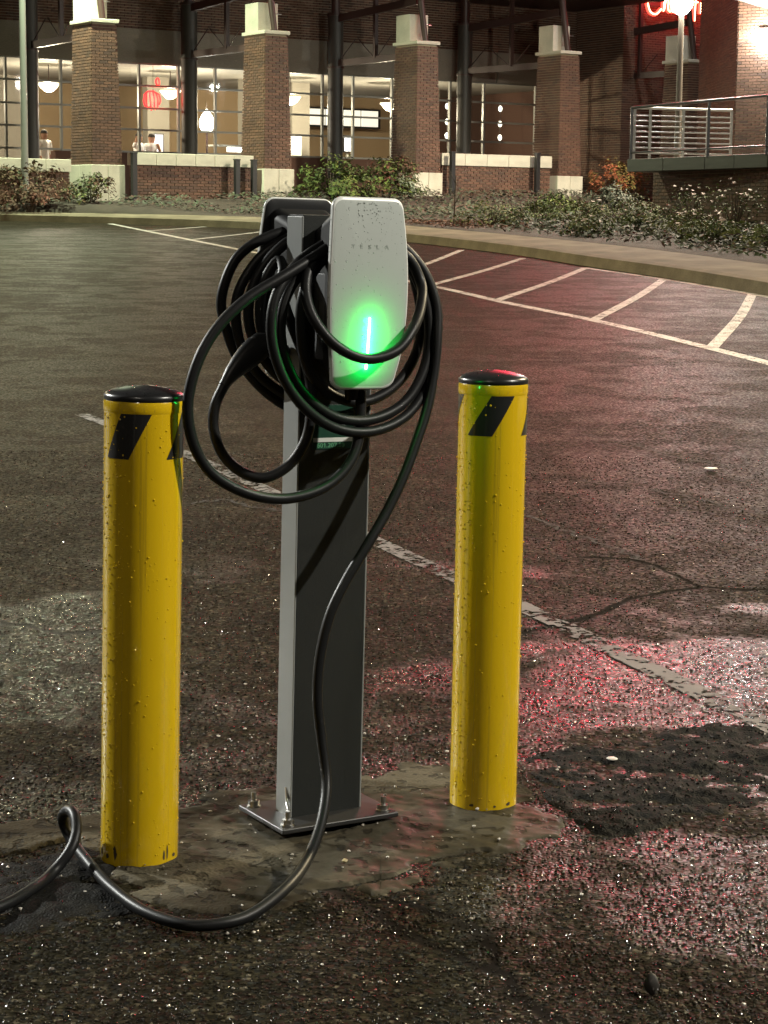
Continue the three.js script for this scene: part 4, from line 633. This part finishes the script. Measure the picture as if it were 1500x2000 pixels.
// ---------------------------------------------------------------- red script sign on the wall
{
  const t = inB('script_sign', 'glowing red script sign at the top of the frame', 'sign', 18.62, 7.12, -2.2), red = glow(1, 0.05, 0.03, 5, [0.4, 0.02, 0.02]), core = glow(1, 0.75, 0.35, 7);
  const S = [ // letter strokes: C h i c k - f i l - A
    [[0.52, 0.78], [0.42, 0.95], [0.22, 0.98], [0.02, 0.72], [-0.04, 0.36], [0.08, 0.06], [0.3, 0.0], [0.52, 0.16]], [[0.6, 0.1], [0.66, 0.5], [0.76, 0.92], [0.7, 0.98], [0.64, 0.6], [0.62, 0.1], [0.7, 0.42], [0.78, 0.44], [0.8, 0.14], [0.88, 0.1]], [[0.92, 0.44], [0.93, 0.14], [1.0, 0.1]], [[1.22, 0.4], [1.14, 0.46], [1.06, 0.3], [1.1, 0.12], [1.22, 0.12]], [[1.3, 0.1], [1.34, 0.5], [1.44, 0.92], [1.36, 0.94], [1.32, 0.1]], [[1.5, 0.44], [1.36, 0.28], [1.52, 0.1]], [[1.6, 0.28], [1.76, 0.28]],
    [[2.02, 0.9], [1.92, 0.92], [1.9, 0.5], [1.88, -0.1]], [[1.8, 0.44], [2.0, 0.44]], [[2.12, 0.44], [2.12, 0.12]], [[2.28, 0.94], [2.26, 0.12]], [[2.4, 0.28], [2.54, 0.28]], [[2.62, 0.08], [2.86, 0.9], [3.08, 0.08]], [[2.7, 0.36], [3.0, 0.36]]];
  for (const s of S) { put('letter_stroke', tube(s.map(([x, y]) => [x * 0.95, y, 0.04]), 0.055, 28, 8), red, t); put('neon_core', tube(s.map(([x, y]) => [x * 0.95, y, 0.09]), 0.02, 28, 6), core, t); }
  put('backing', rbox(3.2, 0.12, 0.04, 0.01, 1.45, 0.3, -0.05), brownSteel, t);
  for (const x of [0.3, 1.3, 2.4]) lamp([1, 0.03, 0.05], 3, 0.3, x, 0.4, 0.45, t);
}

// ---------------------------------------------------------------- corner block, canopy and terrace at the right
const blk = thing('corner_building', 'brick corner block at the right edge lit by the wall flood', 'building');
{
  const A = [8.15, -54], B2 = [8.2, -48.5], C = [13, -45.4], s = new THREE.Shape([A, B2, C, [14, -54]].map(([x, z]) => new THREE.Vector2(x, -z))); const g = new THREE.ExtrudeGeometry(s, { depth: 8, bevelEnabled: false }); g.rotateX(-Math.PI / 2); g.translate(0, 0.9, 0); put('mortar_core', g, mortar, blk);
  const L = []; let n = 0; for (let y = 0.95; y < 8.8; y += BH, n++) { course(L, A[0] - 0.004, A[1], B2[0] - 0.004, B2[1], y, n % 2); course(L, B2[0], B2[1] + 0.004, C[0], C[1] + 0.004, y, (n + 1) % 2); }
  bricks(L, blk); put('pale_door', rbox(0.9, 2.1, 0.08, 0.02, 0, 0, 0), M(0.5, 0.5, 0.47, 0.5), blk); const d = blk.children[blk.children.length - 1]; d.position.set(9.2, 3.4, -47.76); d.rotation.y = Math.atan2(-3.1, 4.8) * -1;
  const f = thing('wall_flood', 'glaring white flood light on the corner block at the right edge', 'flood light'); f.position.set(8.72, 5.56, -47.95); f.rotation.y = -0.55; put('housing', rbox(0.34, 0.26, 0.16, 0.03, 0, 0.02, -0.14), brownSteel, f); put('lens', rbox(0.28, 0.2, 0.02, 0.008, 0, 0, -0.04), glow(0.95, 1, 0.95, 30), f); put('bracket', box(0.06, 0.2, 0.2, 0, 0.1, -0.28), brownSteel, f); lamp([0.93, 1, 0.93], 40, 0.12, 0, -0.05, 0.12, f);
  const c = thing('canopy', 'white fascia of a canopy at the top right corner', 'canopy'); const cg = new THREE.ExtrudeGeometry(new THREE.Shape([[6.75, 44], [9.4, 48.4], [14, 46], [12, 41.5]].map(p => new THREE.Vector2(...p))), { depth: 0.45, bevelEnabled: true, bevelSize: 0.02, bevelThickness: 0.02, bevelSegments: 2 }); cg.rotateX(-Math.PI / 2); cg.translate(0, 6.05, 0); put('fascia', cg, M(0.75, 0.74, 0.7, 0.6), c); put('support', cyl(0.1, 0.1, 4, 16, 10.4, 4.2, -43.6), brownSteel, c);
}
{
  const t = thing('terrace', 'raised brick terrace with dark coping at the right edge', 'terrace'), A = [5.42, -41.6], B2 = [6.9, -37], C = [9.9, -29.9];
  const s = new THREE.Shape([A, B2, C, [13, -31], [13, -42.5], [6.2, -42.4]].map(([x, z]) => new THREE.Vector2(x, -z))); const g = new THREE.ExtrudeGeometry(s, { depth: 1.5, bevelEnabled: false }); g.rotateX(-Math.PI / 2); g.translate(0, 0.7, 0); put('mortar_core', g, M(0.26, 0.22, 0.16, 0.9), t);
  const L = []; let n = 0; for (let y = 0.72; y < 2.17; y += BH, n++) { course(L, A[0] - 0.004, A[1], B2[0] - 0.004, B2[1], y, n % 2); course(L, B2[0] - 0.004, B2[1], C[0] - 0.004, C[1], y, n % 2); } bricks(L, t);
  const P = [[4.8, -41.1], [5.35, -39.85], [5.95, -38.5], [6.35, -37.6], [6.78, -36.6], [7.84, -34.2], [8.98, -31.6], [10.12, -29]], dark = speckle(51, [0.075, 0.07, 0.062], 0.3, 256, 0.003, 0.6, 0.9);
  for (let i = 0; i + 1 < P.length; i++) { const [x0, z0] = P[i], [x1, z1] = P[i + 1], l = Math.hypot(x1 - x0, z1 - z0), m = put('coping_block', rbox(l - 0.012, 0.25, 1.1, 0.012), dark, t); m.position.set((x0 + x1) / 2 + 0.5, 2.325, (z0 + z1) / 2 - 0.2); m.rotation.y = Math.atan2(-(z1 - z0), x1 - x0); }
  { const fg = new THREE.ExtrudeGeometry(new THREE.Shape([[5.6, 41.2], [10.5, 29.9], [14, 30], [14, 42.3], [6.3, 42.3]].map(p => new THREE.Vector2(...p))), { depth: 0.1, bevelEnabled: false }); fg.rotateX(-Math.PI / 2); fg.translate(0, 2.33, 0); put('terrace_floor', fg, dark, t); }
  const rail = (name, label, a, b, posts, bars, mat) => { const o = thing(name, label, 'railing', 'terrace railings'), at = (k, y) => [lerp(a[0], b[0], k), y, lerp(a[1], b[1], k)]; put('top_rail', rod(at(0, 3.46), at(1, 3.46), 0.028, 10), mat, o); put('bottom_rail', rod(at(0, 2.58), at(1, 2.58), 0.02, 8), mat, o); for (const k of posts) put('post', bar(at(k, 2.42), at(k, 3.45), 0.05, 0.05), mat, o); for (let i = 0; i < bars; i++) put('rail_bar', rod(at(0, 2.68 + i * 0.105), at(1, 2.68 + i * 0.105), 0.014, 6), mat, o); };
  rail('terrace_railing', 'dark railing along the front edge of the brick terrace', [4.86, -41], [10.0, -29.2], [0, 0.22, 0.37, 0.55, 0.75, 1], 0, M(0.02, 0.02, 0.02, 0.35));
  rail('terrace_railing', 'pale steel railing with seven bars at the back of the terrace', [4.92, -41], [6.95, -41.6], [0, 0.16, 0.5, 0.75, 1], 7, M(0.42, 0.42, 0.4, 0.35));
}
// terrace lamp post
{
  const t = thing('lamp_post', 'lit globe lamp on a slim pole behind the terrace railing', 'lamp post'); t.position.set(5.93, 2.4, -42); put('pole', cyl(0.07, 0.055, 3.0, 16, 0, 1.5, 0), M(0.12, 0.1, 0.08, 0.4), t);
  put('globe', new THREE.LatheGeometry([[0.04, 2.96], [0.12, 3.0], [0.21, 3.12], [0.235, 3.2], [0.2, 3.3], [0.12, 3.36], [0.02, 3.38]].map(p => new THREE.Vector2(...p)), 24), glow(1, 0.96, 0.88, 16), t); put('cap', cyl(0.28, 0.06, 0.1, 24, 0, 3.44, 0), brownSteel, t); lamp([1, 0.93, 0.8], 75, 0.18, 0, 3.18, 0, t);
}

// ---------------------------------------------------------------- car park lamps
function lotLamp(label, x, z, h, color, cd, headTurn, lens, cone = 0, arm = 0.9) {
  const t = thing('lot_lamp', label, 'lamp post', 'tall car park lamps'); t.position.set(x, edgeSide(x, z) > 0 && z < -20 ? bedY(x, z) - 0.05 : G(z), z); t.rotation.y = headTurn; const H = h - t.position.y;
  put('pole', cyl(0.085, 0.06, H, 20, 0, H / 2, 0), M(0.22, 0.22, 0.2, 0.45), t); put('foot', cyl(0.2, 0.18, 0.24, 24, 0, 0.08, 0), concrete, t); put('arm', bar([0, H - 0.1, 0], [0, H, arm], 0.06, 0.08), brownSteel, t);
  const hd = put('lamp_head', rbox(0.36, 0.12, 0.62, 0.03, 0, H + 0.04, arm + 0.2), brownSteel, t); put('lens', rbox(0.28, 0.02, 0.5, 0.006, 0, H - 0.03, arm + 0.2), glow(...color, lens), hd);
  if (!cone) lamp(color, cd, 0.16, 0, H - 0.12, arm + 0.2, t);
  else { const s = new THREE.SpotLight(0xffffff, cd, 0, cone, cone > 1.4 ? 0.7 : 0.35); s.color.setRGB(...color); s.position.set(0, H - 0.12, arm + 0.2); s.target.position.set(0, 0, arm + 0.2); s.castShadow = true; s.shadow.radius = 8; t.add(s, s.target); }
}
lotLamp('tall car park lamp whose pole stands before the left windows', -8.2, -46.4, 10.8, [0.84, 1, 0.66], 1050, 0.3, 20, 1.42);
lotLamp('car park lamp out of view to the left of the charger', -13.8, -12.7, 7.4, [0.97, 0.98, 0.92], 2900, 1.0, 20, 1.38);
lotLamp('car park lamp out of view to the right of the charger', 8.6, -2.1, 6.8, [1, 0.95, 0.83], 415, -1.8, 20);
lotLamp('car park lamp out of view above and behind the camera', -2.6, 1.9, 6.4, [1, 0.9, 0.74], 30, 0.4, 14);
lotLamp('warm car park lamp out of view left of the open asphalt', -13, -27, 7.8, [1, 0.78, 0.4], 1500, 1.4, 20, 1.38);
lotLamp('car park lamp out of view right of the striped stalls', 9.6, -13.5, 7.6, [1, 0.83, 0.52], 900, -1.5, 20, 1.36);
lotLamp('tall lamp out of view on the terrace', 10.6, -41.5, 11, [1, 0.88, 0.66], 1900, 3.6, 20, 1.33);
// bright signs and floods over the entrance, above the frame, that the wet asphalt mirrors
{
  const t = thing('roof_sign', 'large red lit sign high on the building, above the view', 'sign'); t.position.set(5.6, 13.2, -55); put('sign_face', rbox(4.6, 1.5, 0.1, 0.05), glow(1, 0.03, 0.06, 6, [0.4, 0.02, 0.03]), t); put('sign_box', rbox(4.8, 1.7, 0.3, 0.05, 0, 0, -0.22), brownSteel, t); put('mast', cyl(0.2, 0.2, 5, 16, 0, -2.5, -0.5), brownSteel, t);
  const a = new THREE.RectAreaLight(0xffffff, 1, 4.6, 1.5); a.color.setRGB(1, 0.03, 0.07); a.intensity = 95; a.position.set(0, 0, 0.12); a.lookAt(0, -10, 55); a.rotation.set(-0.2, Math.PI, 0, 'YXZ'); t.add(a); a.lookAt(V3(0.6, 0, -4.5));
  const f = thing('roof_flood', 'white flood light high on the building, above the view', 'flood light'); f.position.set(9.9, 14.2, -53); put('housing', rbox(0.9, 0.6, 0.3, 0.05, 0, 0, -0.2), brownSteel, f); put('lens', rbox(0.8, 0.5, 0.03, 0.01, 0, 0, -0.03), glow(0.95, 1, 0.97, 20), f); put('mast', cyl(0.12, 0.12, 6, 12, 0, -3, -0.4), brownSteel, f); lamp([0.95, 1, 0.97], 200, 0.4, 0, 0, 0.5, f);
}

// ---------------------------------------------------------------- plants
function leafGeo(list, seed, size, thin = 0.45) { // list of [x, y, z, outward vector, tint]
  const r = rng(seed), pos = new Float32Array(list.length * 18), col = new Float32Array(list.length * 18), a = V3(), b = V3(), n = V3(); let o = 0;
  for (const [x, y, z, out, c] of list) {
    n.copy(out).add(V3(r() - 0.5, r() - 0.2, r() - 0.5).multiplyScalar(1.4)).normalize(); a.set(r() - 0.5, r() - 0.5, r() - 0.5).cross(n).normalize(); b.crossVectors(n, a);
    const s = size * (0.6 + 0.8 * r()), w = s * thin, P = [[x - a.x * s, y - a.y * s, z - a.z * s], [x + b.x * w + n.x * 0.15 * s, y + b.y * w + n.y * 0.15 * s, z + b.z * w + n.z * 0.15 * s], [x + a.x * s, y + a.y * s, z + a.z * s], [x - b.x * w + n.x * 0.15 * s, y - b.y * w + n.y * 0.15 * s, z - b.z * w + n.z * 0.15 * s]];
    for (const k of [0, 1, 2, 0, 2, 3]) { pos.set(P[k], o); col.set(c, o); o += 3; }
  }
  const g = new THREE.BufferGeometry(); g.setAttribute('position', new THREE.BufferAttribute(pos, 3)); g.setAttribute('color', new THREE.BufferAttribute(col, 3)); g.computeVertexNormals(); return g;
}
const leafMat = new THREE.MeshPhysicalMaterial({ vertexColors: true, roughness: 0.7, specularIntensity: 0.4, side: THREE.DoubleSide }), twigMat = M(0.06, 0.042, 0.028, 0.8), petalMat = M(0.5, 0.4, 0.35, 0.7, { side: THREE.DoubleSide });
function shrub(name, label, x, z, rx, rz, h, count, size, tints, seed, opt = {}) {
  const t = thing(name, label, 'shrub', opt.group || 'shrubs in the planting bed'), r = rng(seed); t.position.set(x, bedY(x, z) - 0.03, z);
  const stems = [], tips = [], N = opt.stems || 9;
  for (let i = 0; i < N; i++) { const a = r() * 6.283, q = Math.sqrt(r()) * 0.85, e = [Math.cos(a) * q * rx, h * (0.55 + 0.4 * r()) * (1 - 0.35 * q * q), Math.sin(a) * q * rz]; stems.push(rod([e[0] * 0.12, 0, e[2] * 0.12], [e[0] * 0.55, e[1] * 0.55, e[2] * 0.55], 0.012, 5, 0.009), rod([e[0] * 0.55, e[1] * 0.55, e[2] * 0.55], e, 0.009, 5, 0.004)); tips.push(e); }
  put('stems', merge(stems), twigMat, t);
  const L = [], clumps = []; for (let i = 0; i < (opt.clumps || 26); i++) { const a = r() * 6.283, q = Math.sqrt(r()), cy = 0.12 + 0.82 * r(); clumps.push([Math.cos(a) * q * rx * (1 - 0.3 * cy), cy * h * (1 - 0.3 * q * q), Math.sin(a) * q * rz * (1 - 0.3 * cy), 0.16 + 0.16 * r(), Math.floor(r() * tints.length)]); }
  for (let i = 0; i < count; i++) { const c = clumps[Math.floor(r() * clumps.length)], d = V3(r() - 0.5, r() - 0.5, r() - 0.5).normalize(), k = c[3] * Math.cbrt(r()) * (opt.open || 1), cx = Math.max(rx, 0.5), T = tints[r() < 0.75 ? c[4] : Math.floor(r() * tints.length)], v = 0.7 + 0.6 * r(); L.push([c[0] + d.x * k * Math.min(1.6, cx), Math.max(0.02, c[1] + d.y * k * 0.9 * Math.min(1, h)), c[2] + d.z * k * Math.min(1.6, cx), V3(c[0] + d.x * 0.3, 0.5, c[2] + d.z * 0.3).normalize(), [T[0] * v, T[1] * v, T[2] * v]]); }
  put('foliage', leafGeo(L, seed + 1, size), leafMat, t);
  if (opt.flowers) for (let i = 0; i < opt.flowers; i++) { const e = tips[i % tips.length], g = []; for (let k = 0; k < 5; k++) { const p = new THREE.CircleGeometry(0.03, 6); p.scale(1, 0.7, 1); p.translate(0.026, 0, 0); p.rotateX(-Math.PI / 2 + 0.4); p.rotateY(k * 1.257 + r()); g.push(p); } const f = put('flower', merge(g), petalMat, t); f.position.set(e[0] + (r() - 0.5) * 0.1, e[1] + 0.06 + 0.05 * r(), e[2] + (r() - 0.5) * 0.1 + 0.05); f.rotation.set(0.6 * r(), r() * 6, 0.4 * r()); f.scale.setScalar(0.6 + 0.5 * r()); }
  return t;
}
const GREEN = [[0.06, 0.085, 0.022], [0.085, 0.11, 0.025], [0.045, 0.065, 0.02]], YGREEN = [[0.10, 0.12, 0.03], [0.075, 0.095, 0.03], [0.12, 0.125, 0.045]], RED = [[0.11, 0.045, 0.03], [0.085, 0.055, 0.03], [0.075, 0.04, 0.025], [0.06, 0.07, 0.03]], ORANGE = [[0.2, 0.065, 0.03], [0.16, 0.075, 0.03], [0.12, 0.1, 0.03]], GREY = [[0.055, 0.065, 0.045], [0.07, 0.075, 0.055]];
const uw = (u, w) => [FP[0] + FU[0] * u + FN[0] * w, FP[1] + FU[1] * u + FN[1] * w];
{
  let p = uw(-2.0, 0.9); shrub('bush', 'reddish leafy bush at the far left edge', p[0], p[1], 1.0, 0.8, 1.15, 1900, 0.05, RED, 201);
  p = uw(-0.55, 1.0); shrub('bush', 'bush with yellow green and reddish leaves left of the first pillar', p[0], p[1], 0.62, 0.55, 0.8, 1100, 0.048, [...YGREEN, ...RED], 202);
  p = uw(5.75, 1.2); shrub('bush', 'large green bush right of the second brick pillar', p[0], p[1], 1.05, 0.85, 1.05, 2400, 0.05, GREEN, 203, { clumps: 40 });
  p = uw(7.6, 1.0); shrub('bush', 'large brown red and green bush left of the third brick pillar', p[0], p[1], 1.15, 0.85, 1.12, 2400, 0.05, [...RED, ...GREEN], 204, { clumps: 40 });
  p = uw(14.5, 1.5); shrub('bush', 'orange red bush right of the fourth brick pillar', p[0], p[1], 1.0, 0.8, 1.05, 2000, 0.05, ORANGE, 205, { clumps: 34 });
  shrub('bush', 'grey green bush against the left end of the terrace', 4.75, -42.6, 0.75, 0.6, 0.75, 1300, 0.045, GREY, 206);
  shrub('bush', 'dark green bush behind the front shrubs left of the terrace', 3.7, -43.4, 0.8, 0.6, 0.6, 1200, 0.045, GREEN, 207);
  const low = [[1.95, -38.2, 0.75, 0.5], [2.75, -37.6, 0.8, 0.62], [3.5, -36.8, 0.8, 0.6], [4.25, -36.2, 0.75, 0.6], [4.55, -34.3, 0.7, 0.5], [5.0, -33.0, 0.65, 0.5], [4.75, -31.2, 0.55, 0.42], [5.2, -30.2, 0.6, 0.45], [5.35, -28.6, 0.5, 0.42], [5.7, -27.4, 0.55, 0.45], [3.3, -33.2, 0.5, 0.35]];
  const lw = ['low yellow green shrub, leftmost of the front row by the mulch', 'low yellow green shrub, second from the left in the front row', 'low yellow green shrub with pale blooms in the middle of the front row', 'low yellow green shrub just left of the terrace wall', 'low green shrub under the terrace corner', 'low green shrub in front of the terrace wall', 'low flowering shrub at the sidewalk, left of the roses', 'low flowering shrub at the sidewalk under the roses', 'low flowering shrub near the right edge by the sidewalk', 'low flowering shrub at the right edge', 'small low shrub nearest the sidewalk'];
  low.forEach(([x, z, q, h], i) => shrub('low_shrub', lw[i], x, z, q, q * 0.85, h, 1100, 0.034, i % 3 === 1 ? [...YGREEN, ...GREEN] : YGREEN, 220 + i, { clumps: 30, flowers: i > 1 ? 4 : 0, group: 'low shrubs along the sidewalk' }));
  shrub('rose_bush', 'open rose bush with pink white blooms before the terrace wall, left one', 5.3, -35.4, 0.55, 0.5, 0.95, 420, 0.032, GREEN, 260, { stems: 14, clumps: 34, flowers: 11, open: 0.8, group: 'rose bushes before the terrace wall' });
  shrub('rose_bush', 'open rose bush with pink white blooms before the terrace wall, right one', 5.75, -33.8, 0.6, 0.5, 1.15, 460, 0.032, GREEN, 261, { stems: 16, clumps: 36, flowers: 13, open: 0.8, group: 'rose bushes before the terrace wall' });
  const tw = thing('sapling', 'thin bare sapling at the edge of the mulch', 'sapling'); tw.position.set(1.28, bedY(1.28, -39) - 0.03, -39); put('trunk', rod([0, 0, 0], [0.03, 0.95, 0], 0.02, 7, 0.008), twigMat, tw); for (const [y, dx, dz] of [[0.4, 0.14, 0.05], [0.55, -0.15, 0.03], [0.7, 0.12, -0.06], [0.8, -0.1, 0.05]]) put('branch', rod([0.015, y, 0], [dx, y + 0.24, dz], 0.008, 5, 0.003), twigMat, tw);
}
// dark ground cover over the bed, and bark mulch at its near corner
{
  const r = rng(300), L = [];
  for (let i = 0; i < 62000; i++) {
    const x = -14 + 22 * r(), z = -26 - 30 * r(), sd = edgeSide(x, z), w = toW(x, z); if (sd < 0.3 || w < -0.2) continue; if (Math.hypot(x - 1.3, (z + 38.6) * 0.6) < 1.5 && r() < 0.93) continue; if (fbm(x * 0.8 + 30, z * 0.8 + 70, 256, 3) < 0.3) continue;
    const y = bedY(x, z) + 0.02 + 0.16 * r() * Math.min(1, sd), c = [GREY[0], GREY[1], [0.05, 0.045, 0.03], [0.045, 0.06, 0.03], [0.075, 0.045, 0.035]][Math.floor(r() * 5)], v = 0.6 + 0.7 * r(); L.push([x, y, z, V3(0, 1, 0.3), c.map(k => k * v)]);
  }
  const m = put('ground_cover', leafGeo(L, 301, 0.055), leafMat, scene); m.userData = { kind: 'stuff', label: 'low dark ground cover leaves over the planting bed', category: 'ground cover' };
  const C = []; for (let i = 0; i < 2600; i++) { const a = r() * 6.283, q = 1.7 * Math.sqrt(r()), x = 1.35 + Math.cos(a) * q, z = -38.4 + Math.sin(a) * q * 1.5; if (edgeSide(x, z) < 0.05) continue; const v = 0.6 + 0.8 * r(); C.push([x, bedY(x, z) + 0.02 + 0.02 * r(), z, V3(0, 2, 0), [0.13 * v, 0.06 * v, 0.035 * v]]); }
  const k = put('bark_mulch', leafGeo(C, 302, 0.045, 0.3), leafMat, scene); k.userData = { kind: 'stuff', label: 'reddish bark mulch at the rounded corner of the bed', category: 'mulch' };
}

// loose glossy chips of aggregate standing proud of the near asphalt
{
  const r = rng(901), n = 52000, g = pebble(77, 1, 0.55).toNonIndexed(); g.computeVertexNormals();
  const im = new THREE.InstancedMesh(g, M(1, 1, 1, 0.14, { specularIntensity: 0.5 }), n), m = new THREE.Matrix4(), q = new THREE.Quaternion(), e = new THREE.Euler(), c = new THREE.Color(); let k = 0;
  while (k < n) {
    const z = -2.95 - 6.5 * Math.pow(r(), 1.5), x = z * -0.2 * (r() * 2 - 1) * 1.15; const onR = inside(x, z, patchR); if (inside(x, z, PAD) && r() < 0.93 || onR && r() < 0.3) continue;
    const s = 0.0016 + 0.0028 * r() * r(); e.set((r() - 0.5) * 0.9, r() * 6.3, (r() - 0.5) * 0.9); m.compose(V3(x, G(z) + roll(x, z) + (onR ? 0.004 + crumb(x, z) : 0.0008), z), q.setFromEuler(e), V3(s, s, s)); im.setMatrixAt(k, m);
    const v = (0.5 + r()) * (onR ? 0.35 : 1), t = r(); c.setRGB((t > 0.95 ? 0.11 : 0.018) * v, (t > 0.95 ? 0.098 : t < 0.15 ? 0.012 : 0.0155) * v, (t > 0.95 ? 0.072 : t < 0.15 ? 0.009 : 0.0105) * v); im.setColorAt(k, c); k++;
  }
  shade(im); im.name = 'asphalt_chips'; im.userData = { kind: 'stuff', label: 'wet stone chips standing out of the near asphalt', category: 'chips' }; scene.add(im);
}
renderer.render(scene, camera);
